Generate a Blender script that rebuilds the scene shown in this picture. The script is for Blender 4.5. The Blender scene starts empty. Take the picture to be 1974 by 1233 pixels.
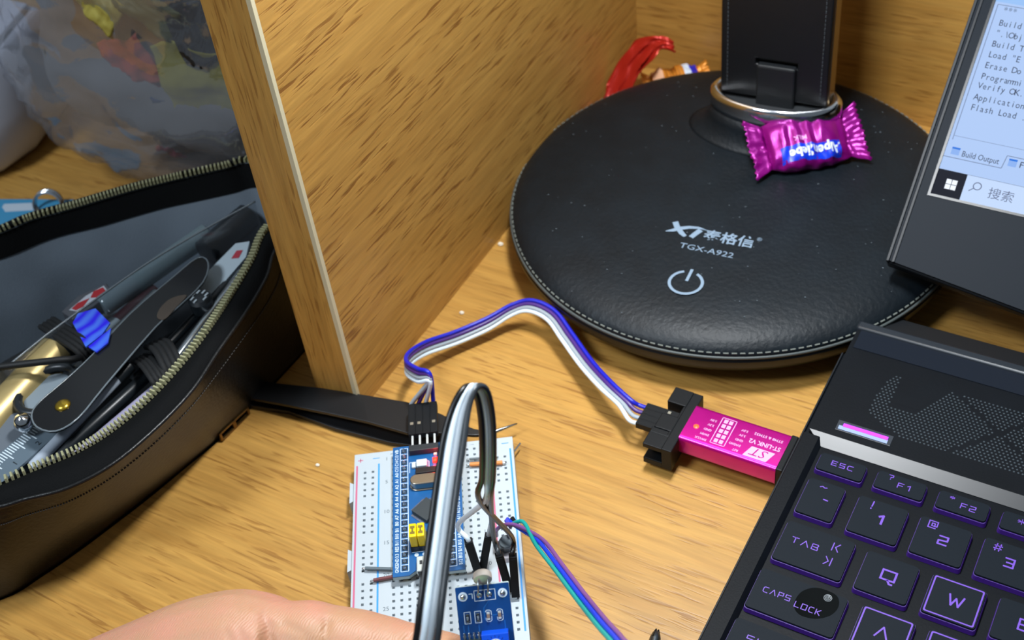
import bpy, bmesh, math, random
from mathutils import Vector, Matrix, noise as mnoise

# ------------------------------------------------------------------ camera
# all lengths below are millimetres on a desk whose top is z = 0
S = 0.001
W, H = 1974.0, 1233.0
CAM = (234.975, -238.708, 348.379)
YAW, PITCH, ROLL, FPX = -0.60091, 0.76105, -0.14022, 2518.06
SC = bpy.context.scene
COL = SC.collection
_f = Vector((math.sin(YAW) * math.cos(PITCH), math.cos(YAW) * math.cos(PITCH), -math.sin(PITCH)))
_r = Vector((math.cos(YAW), -math.sin(YAW), 0))
_u = _r.cross(_f)
CR = _r * math.cos(ROLL) + _u * math.sin(ROLL)
CU = _u * math.cos(ROLL) - _r * math.sin(ROLL)
CF = _f
CP = Vector(CAM)
cam = bpy.data.cameras.new('camera')
cam.sensor_width = 36.0
cam.lens = FPX / W * 36.0
cam.clip_start = 0.01
cam.clip_end = 20
cam.dof.use_dof = True
cam.dof.focus_distance = 0.385
cam.dof.aperture_fstop = 20.0
co = bpy.data.objects.new('camera', cam)
COL.objects.link(co)
m = Matrix((CR, CU, -CF)).transposed().to_4x4()
m.translation = CP * S
co.matrix_world = m
SC.camera = co

# ------------------------------------------------------------------ light and exposure
wd = bpy.data.worlds.new('room_light')
SC.world = wd
wd.use_nodes = True
bg = wd.node_tree.nodes['Background']
bg.inputs[0].default_value = (0.72, 0.86, 1.0, 1)
bg.inputs[1].default_value = 0.16
SC.view_settings.view_transform = 'Standard'
SC.view_settings.look = 'None'
SC.view_settings.gamma = 1
SC.view_settings.use_curve_mapping = False
SC.view_settings.exposure = 0.0

def area(name, loc, size, power, col, target, shape='DISK', sy=None):
    l = bpy.data.lights.new(name, 'AREA')
    l.shape = shape
    l.size = size * S
    if sy: l.size_y = sy * S
    l.energy = power
    l.color = col
    o = bpy.data.objects.new(name, l)
    COL.objects.link(o)
    o.location = Vector(loc) * S
    o.rotation_euler = (Vector(target) - Vector(loc)).to_track_quat('-Z', 'Y').to_euler()
    return o
# the room's ceiling light, behind and above the person at the desk
area('ceiling_light_offscreen', (-500, -1100, 1900), 500, 30, (0.80, 0.90, 1.0), (0, 0, 0))

# ------------------------------------------------------------------ helpers
def ray(px, py): return CF + CR * ((px - W / 2) / FPX) - CU * ((py - H / 2) / FPX)
def at(px, py, z=None, X=None, Y=None, d=None):
    """point of the room seen at a photograph pixel, on a known plane or at a known depth"""
    r = ray(px, py)
    if z is not None: t = (z - CP.z) / r.z
    elif X is not None: t = (X - CP.x) / r.x
    elif Y is not None: t = (Y - CP.y) / r.y
    else: t = d
    return CP + r * t
def at_plane(px, py, p0, n):
    r = ray(px, py)
    return CP + r * ((p0 - CP).dot(n) / r.dot(n))

def spl(pts, n=8, closed=False):
    """Catmull-Rom through points"""
    P = [Vector(p) for p in pts]; out = []
    N = len(P)
    for i in range(N if closed else N - 1):
        if closed: a, b, c, d = P[i - 1], P[i], P[(i + 1) % N], P[(i + 2) % N]
        else: a, b, c, d = P[max(i - 1, 0)], P[i], P[i + 1], P[min(i + 2, N - 1)]
        for k in range(n):
            t = k / n
            out.append(0.5 * ((2 * b) + (c - a) * t + (2 * a - 5 * b + 4 * c - d) * t * t + (3 * b - a - 3 * c + d) * t ** 3))
    if not closed: out.append(P[-1].copy())
    return out

class MB:
    def __init__(s): s.v = []; s.f = []
    def add(s, vs, fs):
        o = len(s.v)
        s.v += [Vector(v) for v in vs]
        s.f += [tuple(i + o for i in f) for f in fs]
        return s
    def box(s, x0, x1, y0, y1, z0, z1, t=0.0):
        return s.add([(x0, y0, z0), (x1, y0, z0), (x1, y1, z0), (x0, y1, z0),
                      (x0 + t, y0 + t, z1), (x1 - t, y0 + t, z1), (x1 - t, y1 - t, z1), (x0 + t, y1 - t, z1)],
                     [(3, 2, 1, 0), (4, 5, 6, 7), (0, 1, 5, 4), (1, 2, 6, 5), (2, 3, 7, 6), (3, 0, 4, 7)])
    def prism(s, pts, z0, z1, inset=0.0):
        n = len(pts)
        cx = sum(p[0] for p in pts) / n; cy = sum(p[1] for p in pts) / n
        top = []
        for p in pts:
            d = Vector((p[0] - cx, p[1] - cy)); L = max(d.length, 1e-6)
            q = d * ((L - inset) / L)
            top.append((cx + q.x, cy + q.y, z1))
        return s.add([(p[0], p[1], z0) for p in pts] + top,
                     [tuple(range(n))[::-1], tuple(range(n, 2 * n))] + [(i, (i + 1) % n, n + (i + 1) % n, n + i) for i in range(n)])
    def lathe(s, prof, n=64, cx=0, cy=0, sx=1.0, sy=1.0):
        vs = []; fs = []
        for r, z in prof:
            for k in range(n):
                a = 2 * math.pi * k / n
                vs.append((cx + r * sx * math.cos(a), cy + r * sy * math.sin(a), z))
        for j in range(len(prof) - 1):
            for k in range(n):
                k2 = (k + 1) % n
                fs.append((j * n + k, j * n + k2, (j + 1) * n + k2, (j + 1) * n + k))
        if prof[0][0] > 0: fs.append(tuple(range(n))[::-1])
        if prof[-1][0] > 0: fs.append(tuple((len(prof) - 1) * n + k for k in range(n)))
        return s.add(vs, fs)
    def tube(s, path, r, n=8, cap=True, flat=1.0, up=None):
        P = [Vector(p) for p in path]; N = len(P)
        vs = []; fs = []
        T = [(P[min(i + 1, N - 1)] - P[max(i - 1, 0)]).normalized() for i in range(N)]
        a = Vector(up) if up else (Vector((0, 0, 1)) if abs(T[0].z) < .9 else Vector((1, 0, 0)))
        nrm = (a - T[0] * a.dot(T[0])).normalized()
        for i in range(N):
            if up: nrm = Vector(up)
            nrm = nrm - T[i] * nrm.dot(T[i])
            nrm.normalize()
            b = T[i].cross(nrm)
            rr = r[i] if isinstance(r, (list, tuple)) else r
            for k in range(n):
                q = 2 * math.pi * k / n
                vs.append(P[i] + nrm * (rr * flat * math.cos(q)) + b * (rr * math.sin(q)))
        for i in range(N - 1):
            for k in range(n):
                k2 = (k + 1) % n
                fs.append((i * n + k, i * n + k2, (i + 1) * n + k2, (i + 1) * n + k))
        if cap: fs += [tuple(range(n))[::-1], tuple((N - 1) * n + k for k in range(n))]
        return s.add(vs, fs)
    def grid(s, fn, nu, nv, cu=False, cv=False):
        vs = [fn(i / (nu if cu else nu - 1), j / (nv if cv else nv - 1)) for i in range(nu) for j in range(nv)]
        fs = []
        for i in range(nu if cu else nu - 1):
            for j in range(nv if cv else nv - 1):
                i2 = (i + 1) % nu; j2 = (j + 1) % nv
                fs.append((i * nv + j, i2 * nv + j, i2 * nv + j2, i * nv + j2))
        return s.add(vs, fs)
    def quad(s, a, b, c, d): return s.add([a, b, c, d], [(0, 1, 2, 3)])
    def xf(s, M):
        s.v = [M @ v for v in s.v]; return s
    def build(s, name, mat, par=None, smooth=None, bev=0, seg=2, sub=0, solid=0, kind=None, label=None):
        me = bpy.data.meshes.new(name)
        me.from_pydata([v * S for v in s.v], [], s.f)
        me.materials.append(mat)
        if smooth:
            me.shade_smooth()
            if smooth is not True: me.set_sharp_from_angle(angle=math.radians(smooth))
        me.update()
        o = bpy.data.objects.new(name, me)
        COL.objects.link(o)
        if par: o.parent = par
        if solid:
            q = o.modifiers.new('thick', 'SOLIDIFY'); q.thickness = solid * S; q.offset = -1
        if sub:
            q = o.modifiers.new('sub', 'SUBSURF'); q.levels = sub; q.render_levels = sub
        if bev:
            q = o.modifiers.new('bevel', 'BEVEL'); q.width = bev * S; q.segments = seg; q.limit_method = 'ANGLE'; q.angle_limit = math.radians(35)
            q.harden_normals = False
        if kind: o['kind'] = kind
        if label: o['label'] = label
        return o

def fixn(o):
    b = bmesh.new(); b.from_mesh(o.data); bmesh.ops.recalc_face_normals(b, faces=b.faces); b.to_mesh(o.data); b.free(); return o
def thing(name, label, cat, loc=(0, 0, 0), rz=0.0, group=None, mat=None):
    o = bpy.data.objects.new(name, None)
    o.empty_display_size = 0.01
    COL.objects.link(o)
    if mat is not None: o.matrix_world = mat
    else:
        o.location = Vector(loc) * S; o.rotation_euler = (0, 0, rz)
    o['label'] = label; o['category'] = cat
    if group: o['group'] = group
    return o
def tag(o, label, cat, group=None):
    o['label'] = label; o['category'] = cat
    if group: o['group'] = group
    return o
def frame(o, x, y, z=None):
    """4x4 in mm: origin, local x, local y (local z follows)"""
    x = Vector(x).normalized(); y = Vector(y); y = (y - x * y.dot(x)).normalized(); z = x.cross(y)
    M = Matrix((x, y, z)).transposed().to_4x4(); M.translation = Vector(o); return M
def mm(M):
    q = M.copy(); q.translation = M.translation * S; return q

def lin(h):
    h = h.lstrip('#'); r = []
    for i in (0, 2, 4):
        c = int(h[i:i + 2], 16) / 255
        r.append(c / 12.92 if c <= .04045 else ((c + .055) / 1.055) ** 2.4)
    return (*r, 1)

_txt = {}
def textm(s, size=1.0, sx=1.0, align='LEFT', bold=0.0, mono=None, shear=0.0):
    """flat 2-D outline of a string as (verts, faces), baseline at y=0"""
    if mono:
        V = []; F = []
        for i, ch in enumerate(s):
            if ch == ' ': continue
            v, f = textm(ch, size, sx, 'CENTER', bold)
            o = len(V); V += [(a + (i + .5) * mono, b) for a, b in v]; F += [tuple(k + o for k in q) for q in f]
        return V, F
    key = (s, size, sx, align, bold, shear)
    if key in _txt: return _txt[key]
    c = bpy.data.curves.new('t', 'FONT')
    c.body = s; c.size = size; c.align_x = align; c.resolution_u = 2; c.offset = bold; c.shear = shear
    o = bpy.data.objects.new('t', c)
    COL.objects.link(o)
    dg = bpy.context.evaluated_depsgraph_get()
    me = bpy.data.meshes.new_from_object(o.evaluated_get(dg))
    V = [(v.co.x * sx, v.co.y) for v in me.vertices]; F = [tuple(p.vertices) for p in me.polygons]
    bpy.data.objects.remove(o); bpy.data.curves.remove(c); bpy.data.meshes.remove(me)
    _txt[key] = (V, F)
    return V, F
def put_text(mb, s, M, size, **k):
    """print a string on the plane of M (mm), text running along local x"""
    V, F = textm(s, size, **k)
    mb.add([M @ Vector((a, b, 0)) for a, b in V], F); return mb

# ------------------------------------------------------------------ materials
def N(nt, t, **k):
    n = nt.nodes.new(t)
    for a, b in k.items(): setattr(n, a, b)
    return n
_m = {}
def mat(name, col, rough=.5, metal=0.0, spec=.5, bump=None, mott=None, emis=None, es=0.0, coat=0.0, alpha=1.0, trans=0.0, sub=0.0, aniso=None):
    """bump=(scale per mm, strength)   mott=(scale per mm, amount of light/dark variation)"""
    if name in _m: return _m[name]
    M = bpy.data.materials.new(name); M.use_nodes = True
    nt = M.node_tree; b = nt.nodes['Principled BSDF']
    c = lin(col) if isinstance(col, str) else (*col, 1)
    b.inputs['Base Color'].default_value = c
    b.inputs['Roughness'].default_value = rough
    b.inputs['Metallic'].default_value = metal
    b.inputs['Specular IOR Level'].default_value = spec
    b.inputs['Coat Weight'].default_value = coat
    b.inputs['Alpha'].default_value = alpha
    b.inputs['Transmission Weight'].default_value = trans
    if sub:
        b.inputs['Subsurface Weight'].default_value = sub
        b.inputs['Subsurface Radius'].default_value = (1, .35, .2)
        b.inputs['Subsurface Scale'].default_value = 0.002
    if emis:
        b.inputs['Emission Color'].default_value = lin(emis); b.inputs['Emission Strength'].default_value = es
    if bump or mott:
        tc = N(nt, 'ShaderNodeTexCoord')
        def tex(sc, det=4):
            n = N(nt, 'ShaderNodeTexNoise'); n.inputs['Scale'].default_value = sc * 1000; n.inputs['Detail'].default_value = det
            nt.links.new(tc.outputs['Object'], n.inputs['Vector']); return n
        if bump:
            n = tex(bump[0]); q = N(nt, 'ShaderNodeBump'); q.inputs['Strength'].default_value = bump[1]; q.inputs['Distance'].default_value = 0.0006
            nt.links.new(n.outputs['Fac'], q.inputs['Height']); nt.links.new(q.outputs['Normal'], b.inputs['Normal'])
        if mott:
            n = tex(mott[0], 5); r = N(nt, 'ShaderNodeValToRGB')
            a = mott[1]
            r.color_ramp.elements[0].position = .3; r.color_ramp.elements[1].position = .7
            r.color_ramp.elements[0].color = tuple(max(0, x * (1 - a)) for x in c[:3]) + (1,)
            r.color_ramp.elements[1].color = tuple(min(1, x * (1 + a)) for x in c[:3]) + (1,)
            nt.links.new(n.outputs['Fac'], r.inputs['Fac']); nt.links.new(r.outputs['Color'], b.inputs['Base Color'])
    _m[name] = M
    return M

def wood(name, axis, base='#c5954a', dark='#b7863f', pore='#7e501e', rough=.42, offs=0.0, ps=.6):
    """beech-look laminate, grain along the given axis, short dark pores"""
    M = bpy.data.materials.new(name); M.use_nodes = True
    nt = M.node_tree; L = nt.links.new; b = nt.nodes['Principled BSDF']
    tc = N(nt, 'ShaderNodeTexCoord')
    def tex(al, ac, det, rgh=.5, dist=0.0, o=0.0):
        mp = N(nt, 'ShaderNodeMapping')
        sc = [ac, ac, ac]; sc[axis] = al
        mp.inputs['Scale'].default_value = sc
        mp.inputs['Location'].default_value = (o + offs, o * 1.7, o * .6)
        L(tc.outputs['Object'], mp.inputs['Vector'])
        n = N(nt, 'ShaderNodeTexNoise'); n.inputs['Scale'].default_value = 1; n.inputs['Detail'].default_value = det
        n.inputs['Roughness'].default_value = rgh; n.inputs['Distortion'].default_value = dist
        L(mp.outputs['Vector'], n.inputs['Vector']); return n
    def ramp(n, p0, p1, c0=(0, 0, 0, 1), c1=(1, 1, 1, 1)):
        r = N(nt, 'ShaderNodeValToRGB'); e = r.color_ramp.elements
        e[0].position = p0; e[1].position = p1; e[0].color = c0; e[1].color = c1
        L(n.outputs['Fac'], r.inputs['Fac']); return r
    broad = ramp(tex(12, 190, 4, .62, .35), .30, .62, lin(dark), lin(base))
    fine = ramp(tex(34, 700, 3, .6, .2, 3.1), .35, .7)
    mx = N(nt, 'ShaderNodeMix', data_type='RGBA', blend_type='MULTIPLY')
    mx.inputs[0].default_value = .22
    L(broad.outputs['Color'], mx.inputs[6]); L(fine.outputs['Color'], mx.inputs[7])
    pores = ramp(tex(78, 980, 1.0, .5, .1, 7.7), .56, .67)
    zone = ramp(tex(20, 150, 2, .5, .3, 12.0), .36, .56)
    ml = N(nt, 'ShaderNodeMath', operation='MULTIPLY'); ml.use_clamp = True
    L(pores.outputs['Color'], ml.inputs[0]); L(zone.outputs['Color'], ml.inputs[1])
    m2 = N(nt, 'ShaderNodeMath', operation='MULTIPLY'); m2.inputs[1].default_value = ps
    L(ml.outputs[0], m2.inputs[0])
    px = N(nt, 'ShaderNodeMix', data_type='RGBA')
    L(m2.outputs[0], px.inputs[0]); L(mx.outputs[2], px.inputs[6]); px.inputs[7].default_value = lin(pore)
    L(px.outputs[2], b.inputs['Base Color'])
    b.inputs['Roughness'].default_value = rough
    bp = N(nt, 'ShaderNodeBump'); bp.inputs['Strength'].default_value = .25; bp.inputs['Distance'].default_value = .0003; bp.invert = True
    L(m2.outputs[0], bp.inputs['Height']); L(bp.outputs['Normal'], b.inputs['Normal'])
    return M
# ------------------------------------------------------------------ desk
wx = wood('wood_along_x', 0)
wy = wood('wood_along_y', 1, offs=4.0, ps=.85)
wz = wood('wood_edge', 2, offs=9.0)
desk = thing('desk', 'beech-coloured wooden desk with an upright divider board and a low back board', 'desk')
MB().box(-620, 760, -330, 256, -25, 0).build('desk_top', wx, desk)
dv = MB().box(-19.1, 0, 0, 239.5, -.5, 345).build('divider_board', wy, desk)
MB().box(-19.15, -1.7, -.9, 0, -.5, 345.1).build('front_edge', wz, dv)
MB().box(-1.7, .08, -.9, 0.6, -.5, 345.1).build('edge_band', mat('edge_band', '#cfc4a2', .5), dv, label='pale edge band along the front corner of the divider board')
MB().box(-620, 760, 239.5, 256, -.5, 92).build('back_board', wx, desk)
wl = MB().box(-900, 1100, 420, 440, -760, 1500).build('wall_back', mat('plaster', '#cfd2d2', .9, mott=(.004, .04))); wl['kind'] = 'structure'
fl = MB().box(-900, 1100, -900, 420, -770, -750).build('floor', mat('floor_tile', '#8a8780', .6, mott=(.01, .1))); fl['kind'] = 'structure'
for sx in (-600, 700):
    MB().box(sx, sx + 40, -310, 236, -750, -25).build('side_panel', wz, desk)

# ------------------------------------------------------------------ desk lamp
leather = mat('black_leather', '#0c141a', .48, bump=(.55, .35), mott=(.06, .25), spec=.3)
leatherp = mat('black_leather_post', '#0c0e11', .4, bump=(.8, .12))
chrome = mat('chrome', '#d8dade', .12, 1.0)
gloss = mat('gloss_black', '#090909', .4, spec=.25)
print_grey = mat('print_grey', '#7c90a3', .6)
LX, LY = 86.4, 142.6
lamp = thing('desk_lamp', 'desk lamp with round black leather base and flat post in chrome ring', 'lamp', (LX, LY, 0))
MB().lathe([(66, 0), (70, 2.5), (80, 5.5), (86, 9.5), (88.2, 13), (88.6, 16), (87.6, 17.4), (60, 17.5)], 128).build('base_shell', gloss, lamp, smooth=40)
lb = MB().lathe([(87.2, 17.2), (87.9, 18.2), (87.5, 19.2), (86, 20.7), (83.5, 22.2), (80, 23.5), (75, 24.6), (69, 25.3), (60, 25.8), (30, 26), (0, 26)], 128).build('leather_pad', leather, lamp, smooth=True)
ring_pts = [(88 * math.cos(a), 88 * math.sin(a), 17.7) for a in [2 * math.pi * k / 160 for k in range(161)]]
MB().tube(ring_pts, .62, 6, cap=False).build('piping', mat('piping', '#474d4c', .5), lb, smooth=True)
mb = MB()
for k in range(190):
    a = 2 * math.pi * k / 190; b = a + .021
    mb.tube([(87.35 * math.cos(a), 87.35 * math.sin(a), 19.35), (87.35 * math.cos(b), 87.35 * math.sin(b), 19.35)], .34, 5)
mb.build('stitching', mat('thread', '#6a6f69', .8), lb, kind='stuff')
# neck mound and chrome ring, oval, turned a few degrees
PX, PY = 89.3 - LX, 179.5 - LY
neck = MB().lathe([(1.45, 25.4), (1.32, 26.6), (1.16, 29.5), (1.06, 33), (1.02, 37)], 48, sx=25.5, sy=14).build('neck', leather, lamp, smooth=True)
ring = MB().lathe([(1.0, 36.6), (1.05, 37), (1.06, 40), (1.05, 43.6), (1.0, 45), (.93, 45.2), (.88, 44.4), (.88, 42)], 64, sx=25.2, sy=13.2).build('chrome_ring', chrome, lamp, smooth=True)
plate = MB().lathe([(.9, 41.5), (.9, 42.5), (0, 42.5)], 48, sx=25.2, sy=13.2).build('ring_plate', mat('dark_metal', '#4a4d50', .35, .6), ring)
yaw = math.radians(5)
for o in (neck, ring): o.location = (PX * S, PY * S, 0); o.rotation_euler = (0, 0, yaw)
def slotted(xs, ys, zs, gone):
    # block of cells with some left out, one closed skin
    vi = {}; vs = []; fs = []
    def v(i, j, k):
        if (i, j, k) not in vi: vi[(i, j, k)] = len(vs); vs.append((xs[i], ys[j], zs[k]))
        return vi[(i, j, k)]
    full = lambda i, j, k: 0 <= i < len(xs) - 1 and 0 <= j < len(ys) - 1 and 0 <= k < len(zs) - 1 and (i, j, k) not in gone
    for i in range(len(xs) - 1):
        for j in range(len(ys) - 1):
            for k in range(len(zs) - 1):
                if not full(i, j, k): continue
                for d, q in (((-1, 0, 0), ((0, 0, 0), (0, 0, 1), (0, 1, 1), (0, 1, 0))), ((1, 0, 0), ((1, 0, 0), (1, 1, 0), (1, 1, 1), (1, 0, 1))),
                             ((0, -1, 0), ((0, 0, 0), (1, 0, 0), (1, 0, 1), (0, 0, 1))), ((0, 1, 0), ((0, 1, 0), (0, 1, 1), (1, 1, 1), (1, 1, 0))),
                             ((0, 0, -1), ((0, 0, 0), (0, 1, 0), (1, 1, 0), (1, 0, 0))), ((0, 0, 1), ((0, 0, 1), (1, 0, 1), (1, 1, 1), (0, 1, 1)))):
                    if not full(i + d[0], j + d[1], k + d[2]): fs.append(tuple(v(i + a, j + b, k + c) for a, b, c in q))
    return MB().add(vs, fs)
post = slotted([-21.2, -7.4, 9.2, 21.2], [-5.5, -2.0, 5.5], [44.5, 59.6, 62.3, 374], {(1, 0, 1)}).build('post', leatherp, lamp, bev=.6, seg=3, smooth=40)
post.location = (PX * S, (PY + 1.0) * S, 0); post.rotation_euler = (0, 0, yaw)
bronze = mat('bronze_trim', '#8a7558', .3, .9)
for sx in (-1, 1):
    MB().box(sx * 21.3 - .5, sx * 21.3 + .5, -3.6, 5.6, 43, 373).build('trim_strip', bronze, post, bev=.3)
    mb = MB()
    for k in range(60):
        z = 48 + k * 1.8
        mb.tube([(sx * 18.6, -5.6, z), (sx * 18.6, -5.6, z + 1.1)], .22, 5)
    mb.build('post_stitching', mat('thread_dark', '#3a3f44', .7), post, kind='stuff')
MB().box(-6.4, 8.8, -7.6, -4, 41.5, 60.5).build('hinge_tab', mat('tab_black', '#131619', .45), post, bev=.8)
# lamp head above the frame, leaning out over the desk
head = MB().box(-30, 30, -176, 14, 373, 384).build('lamp_head', leatherp, lamp, bev=3, smooth=40)
head.location = post.location; head.rotation_euler = (0, 0, yaw)
MB().box(-24, 24, -168, -60, 371.6, 373.2).build('diffuser', mat('led_diffuser', '#ffffff', .4, emis='#f4f8ff', es=6), head)
ld = area('lamp_led_offscreen', (LX + PX + 16, LY + PY - 122, 371), 38, 1.75, (0.93, 0.97, 1.0), (LX + PX + 16, LY + PY - 122, 0), 'RECTANGLE', 66)
# printing on the leather pad
zt = 26.06
def base_pt(px, py): return at(px, py, zt) - Vector((LX, LY, 0))
o0 = base_pt(1281, 449); ex = base_pt(1449, 478) - o0
Ml = frame(o0, ex, (-ex.y, ex.x, 0))
mb = MB()
# stylised swoosh logo, an X crossed by a long arc and a slanted stroke
def strip(pts, w, z=0.0):
    n = len(pts); vs = []
    for i, p in enumerate(pts):
        a = Vector(pts[max(i - 1, 0)]); b = Vector(pts[min(i + 1, n - 1)]); t = (b - a).normalized(); q = Vector((-t.y, t.x))
        ww = w[i] if isinstance(w, (list, tuple)) else w
        vs += [Ml @ Vector((p[0] + q.x * ww / 2, p[1] + q.y * ww / 2, z)), Ml @ Vector((p[0] - q.x * ww / 2, p[1] - q.y * ww / 2, z))]
    mb.add(vs, [(2 * i, 2 * i + 1, 2 * i + 3, 2 * i + 2) for i in range(n - 1)])
strip([(0, 1.2), (2.5, 2.4), (5, 4.2), (8, 5.6), (11.5, 6.2), (15, 5.6)], [.3, 1.6, 1.9, 1.6, 1.1, .2])
strip([(2.0, 7.4), (3.6, 4.6), (6.2, 1.6), (8.0, .2)], [2.2, 2.2, 2.0, 1.4], .01)
strip([(12.6, 5.2), (11.3, 2.6), (10.2, .2)], [2.2, 2.1, 2.0], .01)
put_text(mb, '泰格信', Ml @ Matrix.Translation((14.4, .6, .0)), 6.6, sx=.98, bold=.12)
put_text(mb, '®', Ml @ Matrix.Translation((34.0, 4.6, 0)), 2.6)
mb.build('logo_print', print_grey, lb)
o1 = base_pt(1308, 476); ex = base_pt(1410, 497) - o1
mb = MB(); put_text(mb, 'TGX-A922', frame(o1, ex, (-ex.y, ex.x, 0)), 4.1, sx=1.12)
mb.build('model_print', print_grey, lb)
pc = base_pt(1322, 544); mb = MB(); vs = []; fs = []
ax = math.atan2(ex.y, ex.x)
for k in range(41):
    a = ax + math.pi / 2 + .42 + (2 * math.pi - .84) * k / 40
    for r in (5.4, 6.5): vs.append((pc.x + r * math.cos(a), pc.y + r * math.sin(a), zt))
fs = [(2 * k, 2 * k + 1, 2 * k + 3, 2 * k + 2) for k in range(40)]
mb.add(vs, fs)
Mp = frame(pc, (math.cos(ax), math.sin(ax), 0), (-math.sin(ax), math.cos(ax), 0))
mb.add([Mp @ Vector(q) for q in [(-.55, .8, 0), (.55, .8, 0), (.55, 7.4, 0), (-.55, 7.4, 0)]], [(0, 1, 2, 3)])
fixn(mb.build('power_symbol', print_grey, lb))
rd_ = random.Random(5); mb = MB()
for k in range(150):
    a = rd_.uniform(0, 6.283); r = 84 * math.sqrt(rd_.random()); q = rd_.uniform(.12, .38); x, y = r * math.cos(a), r * math.sin(a)
    z = 26.02 if r < 58 else 26.0 - (r - 58) ** 2 / 250 + .05
    mb.add([(x + q * math.cos(t + k), y + q * .7 * math.sin(t + k), z) for t in (0, 1.3, 2.5, 3.9, 5.1)], [(0, 1, 2, 3, 4)])
mb.build('dust_specks', mat('dust', '#59636a', .9), lb, kind='stuff')
# ------------------------------------------------------------------ laptop
lp_black = mat('laptop_black', '#080c11', .5, spec=.14, bump=(1.2, .06), mott=(.05, .12))
lp_deck = mat('laptop_deck', '#080c11', .55, spec=.14, bump=(1.5, .08), mott=(.08, .15))
lp_edge = mat('laptop_edge', '#171b20', .5, spec=.3)
lp_bevel = mat('laptop_bevel', '#0b1016', .36, spec=.6)
key_top = mat('key_top', '#121920', .6, spec=.12, bump=(1.5, .05))
key_side = mat('key_side', '#3a1d6e', .5, emis='#3c1480', es=.16)
glow = mat('backlight_violet', '#5a3a9c', .5, emis='#7648c8', es=.42)
X0, YR, YF = 153.0, 91.5, -166.0
X1 = X0 + 358
lap = thing('laptop', 'open black gaming laptop with violet backlit keys and lit screen', 'laptop', (X0, YF, 0))
LO = Vector((X0, YF, 0))
def L(mb): return mb.xf(Matrix.Translation(-LO))
body = L(MB().prism([(X0 + .4, YF), (X1, YF), (X1, YR), (X0 + 9, YR), (X0 + .4, 77)], 1.5, 18.6)).build('base', lp_black, lap, bev=.5)
for fx in (X0 + 20, X1 - 40):
    for fy in (YF + 15, YR - 25):
        L(MB().box(fx, fx + 20, fy, fy + 8, 0, 2)).build('rubber_foot', mat('rubber', '#101010', .8), lap)
# left rim beside the keyboard well: flat strip, then a slope down to the well
def sweep_y(sec, y0a, y1a):
    n = len(sec); mb = MB()
    mb.add([(x, y0a, z) for x, z in sec] + [(x, y1a, z) for x, z in sec],
           [tuple(range(n)), tuple(range(n, 2 * n))[::-1]] + [(i, n + i, n + (i + 1) % n, (i + 1) % n) for i in range(n)])
    return mb
fixn(L(sweep_y([(X0, 18), (X0 + .9, 20.2), (X0 + 5.8, 20.2), (X0 + 7.4, 18.7), (X0 + 7.4, 18.2)], YF, 37)).build('side_rim', lp_deck, lap))
L(MB().box(X0 - .1, X0 + .5, YF, 77, 16.5, 19.2)).build('edge_strip', lp_edge, lap, bev=.2)
# rear deck with chamfered front edge
mb = MB()
sec = [(YR - .5, 18.4), (YR - .5, 20.6), (38.9, 20.6), (34.4, 18.7), (34.4, 18.4)]
mb.add([(X0 + 1.5, y, z) for y, z in sec[:3]] + [(X0 + 7.4, sec[3][0], sec[3][1]), (X0 + 7.4, sec[4][0], sec[4][1])] + [(X1 - 1.5, y, z) for y, z in sec],
       [(0, 1, 2, 3, 4), (9, 8, 7, 6, 5)] + [(i, (i + 1) % 5, 5 + (i + 1) % 5, 5 + i) for i in range(5)])
fixn(L(mb).build('rear_deck', lp_deck, lap))
fixn(L(MB().add([(X0 + 2.0, 38.7, 20.64), (X0 + 7.5, 34.3, 18.82), (X1 - 8, 34.3, 18.82), (X1 - 2, 38.7, 20.64)], [(0, 1, 2, 3)])).build('deck_chamfer', lp_bevel, lap, solid=.12))
# hinge bar, glossy strip and the vent ramp behind it
L(MB().box(X0 + 1.0, X1 - 1, 88.2, 92.2, 18.6, 21.6)).build('hinge_bar', mat('bar_grey', '#1d232a', .4), lap, bev=.9, smooth=40)
L(MB().box(X0 + 3.0, X1 - 3, 79.2, 88.1, 20.5, 20.85)).build('gloss_strip', mat('strip_blue', '#121822', .25, spec=.3), lap)
mb = MB(); sec = [(91, 3), (91, 18.8), (104, 15.5), (107, 12), (107, 3)]
mb.add([(X0 + 9, y, z) for y, z in sec] + [(X1 - 9, y, z) for y, z in sec], [(0, 1, 2, 3, 4), (9, 8, 7, 6, 5)] + [(i, (i + 1) % 5, 5 + (i + 1) % 5, 5 + i) for i in range(5)])
fixn(L(mb).build('rear_vent', mat('vent_black', '#0d1014', .55), lap, bev=.4))
# speaker grille: field of small perforations, split by slanting ribs
mb = MB()
hexa = [(.34 * math.cos(math.pi / 3 * k), .34 * math.sin(math.pi / 3 * k)) for k in range(6)]
for j in range(24):
    for i in range(120):
        x = X0 + 17 + i * 1.32 + (.66 if j % 2 else 0); y = 44.5 + j * 1.18
        if x < X0 + 13 + (y - 44) * .22: continue
        if abs((x - X0 - 42) - (y - 44) * .9) < 1.0 or abs((x - X0 - 60) + (y - 58) * 1.4) < 1.0: continue
        if y > 58 and x < X0 + 30 + (y - 58) * .6 and x > X0 + 22: continue
        if y < 46 + max(0, 30 - (x - X0)) * .5: continue
        mb.add([(x + a, y + b, 20.66) for a, b in hexa], [(0, 1, 2, 3, 4, 5)])
L(mb).build('grille_holes', mat('grille_hole', '#444d53', .4, .4), lap, kind='stuff')  # dots paler than the deck: their reflections are put into the colour
mb = MB().add([(X0 + 22, 60, 20.63), (X0 + 37, 60, 20.63), (X0 + 42, 70, 20.63), (X0 + 26, 76, 20.63)], [(0, 1, 2, 3)])
L(mb).build('grille_panel', lp_deck, lap, solid=.04)
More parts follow.
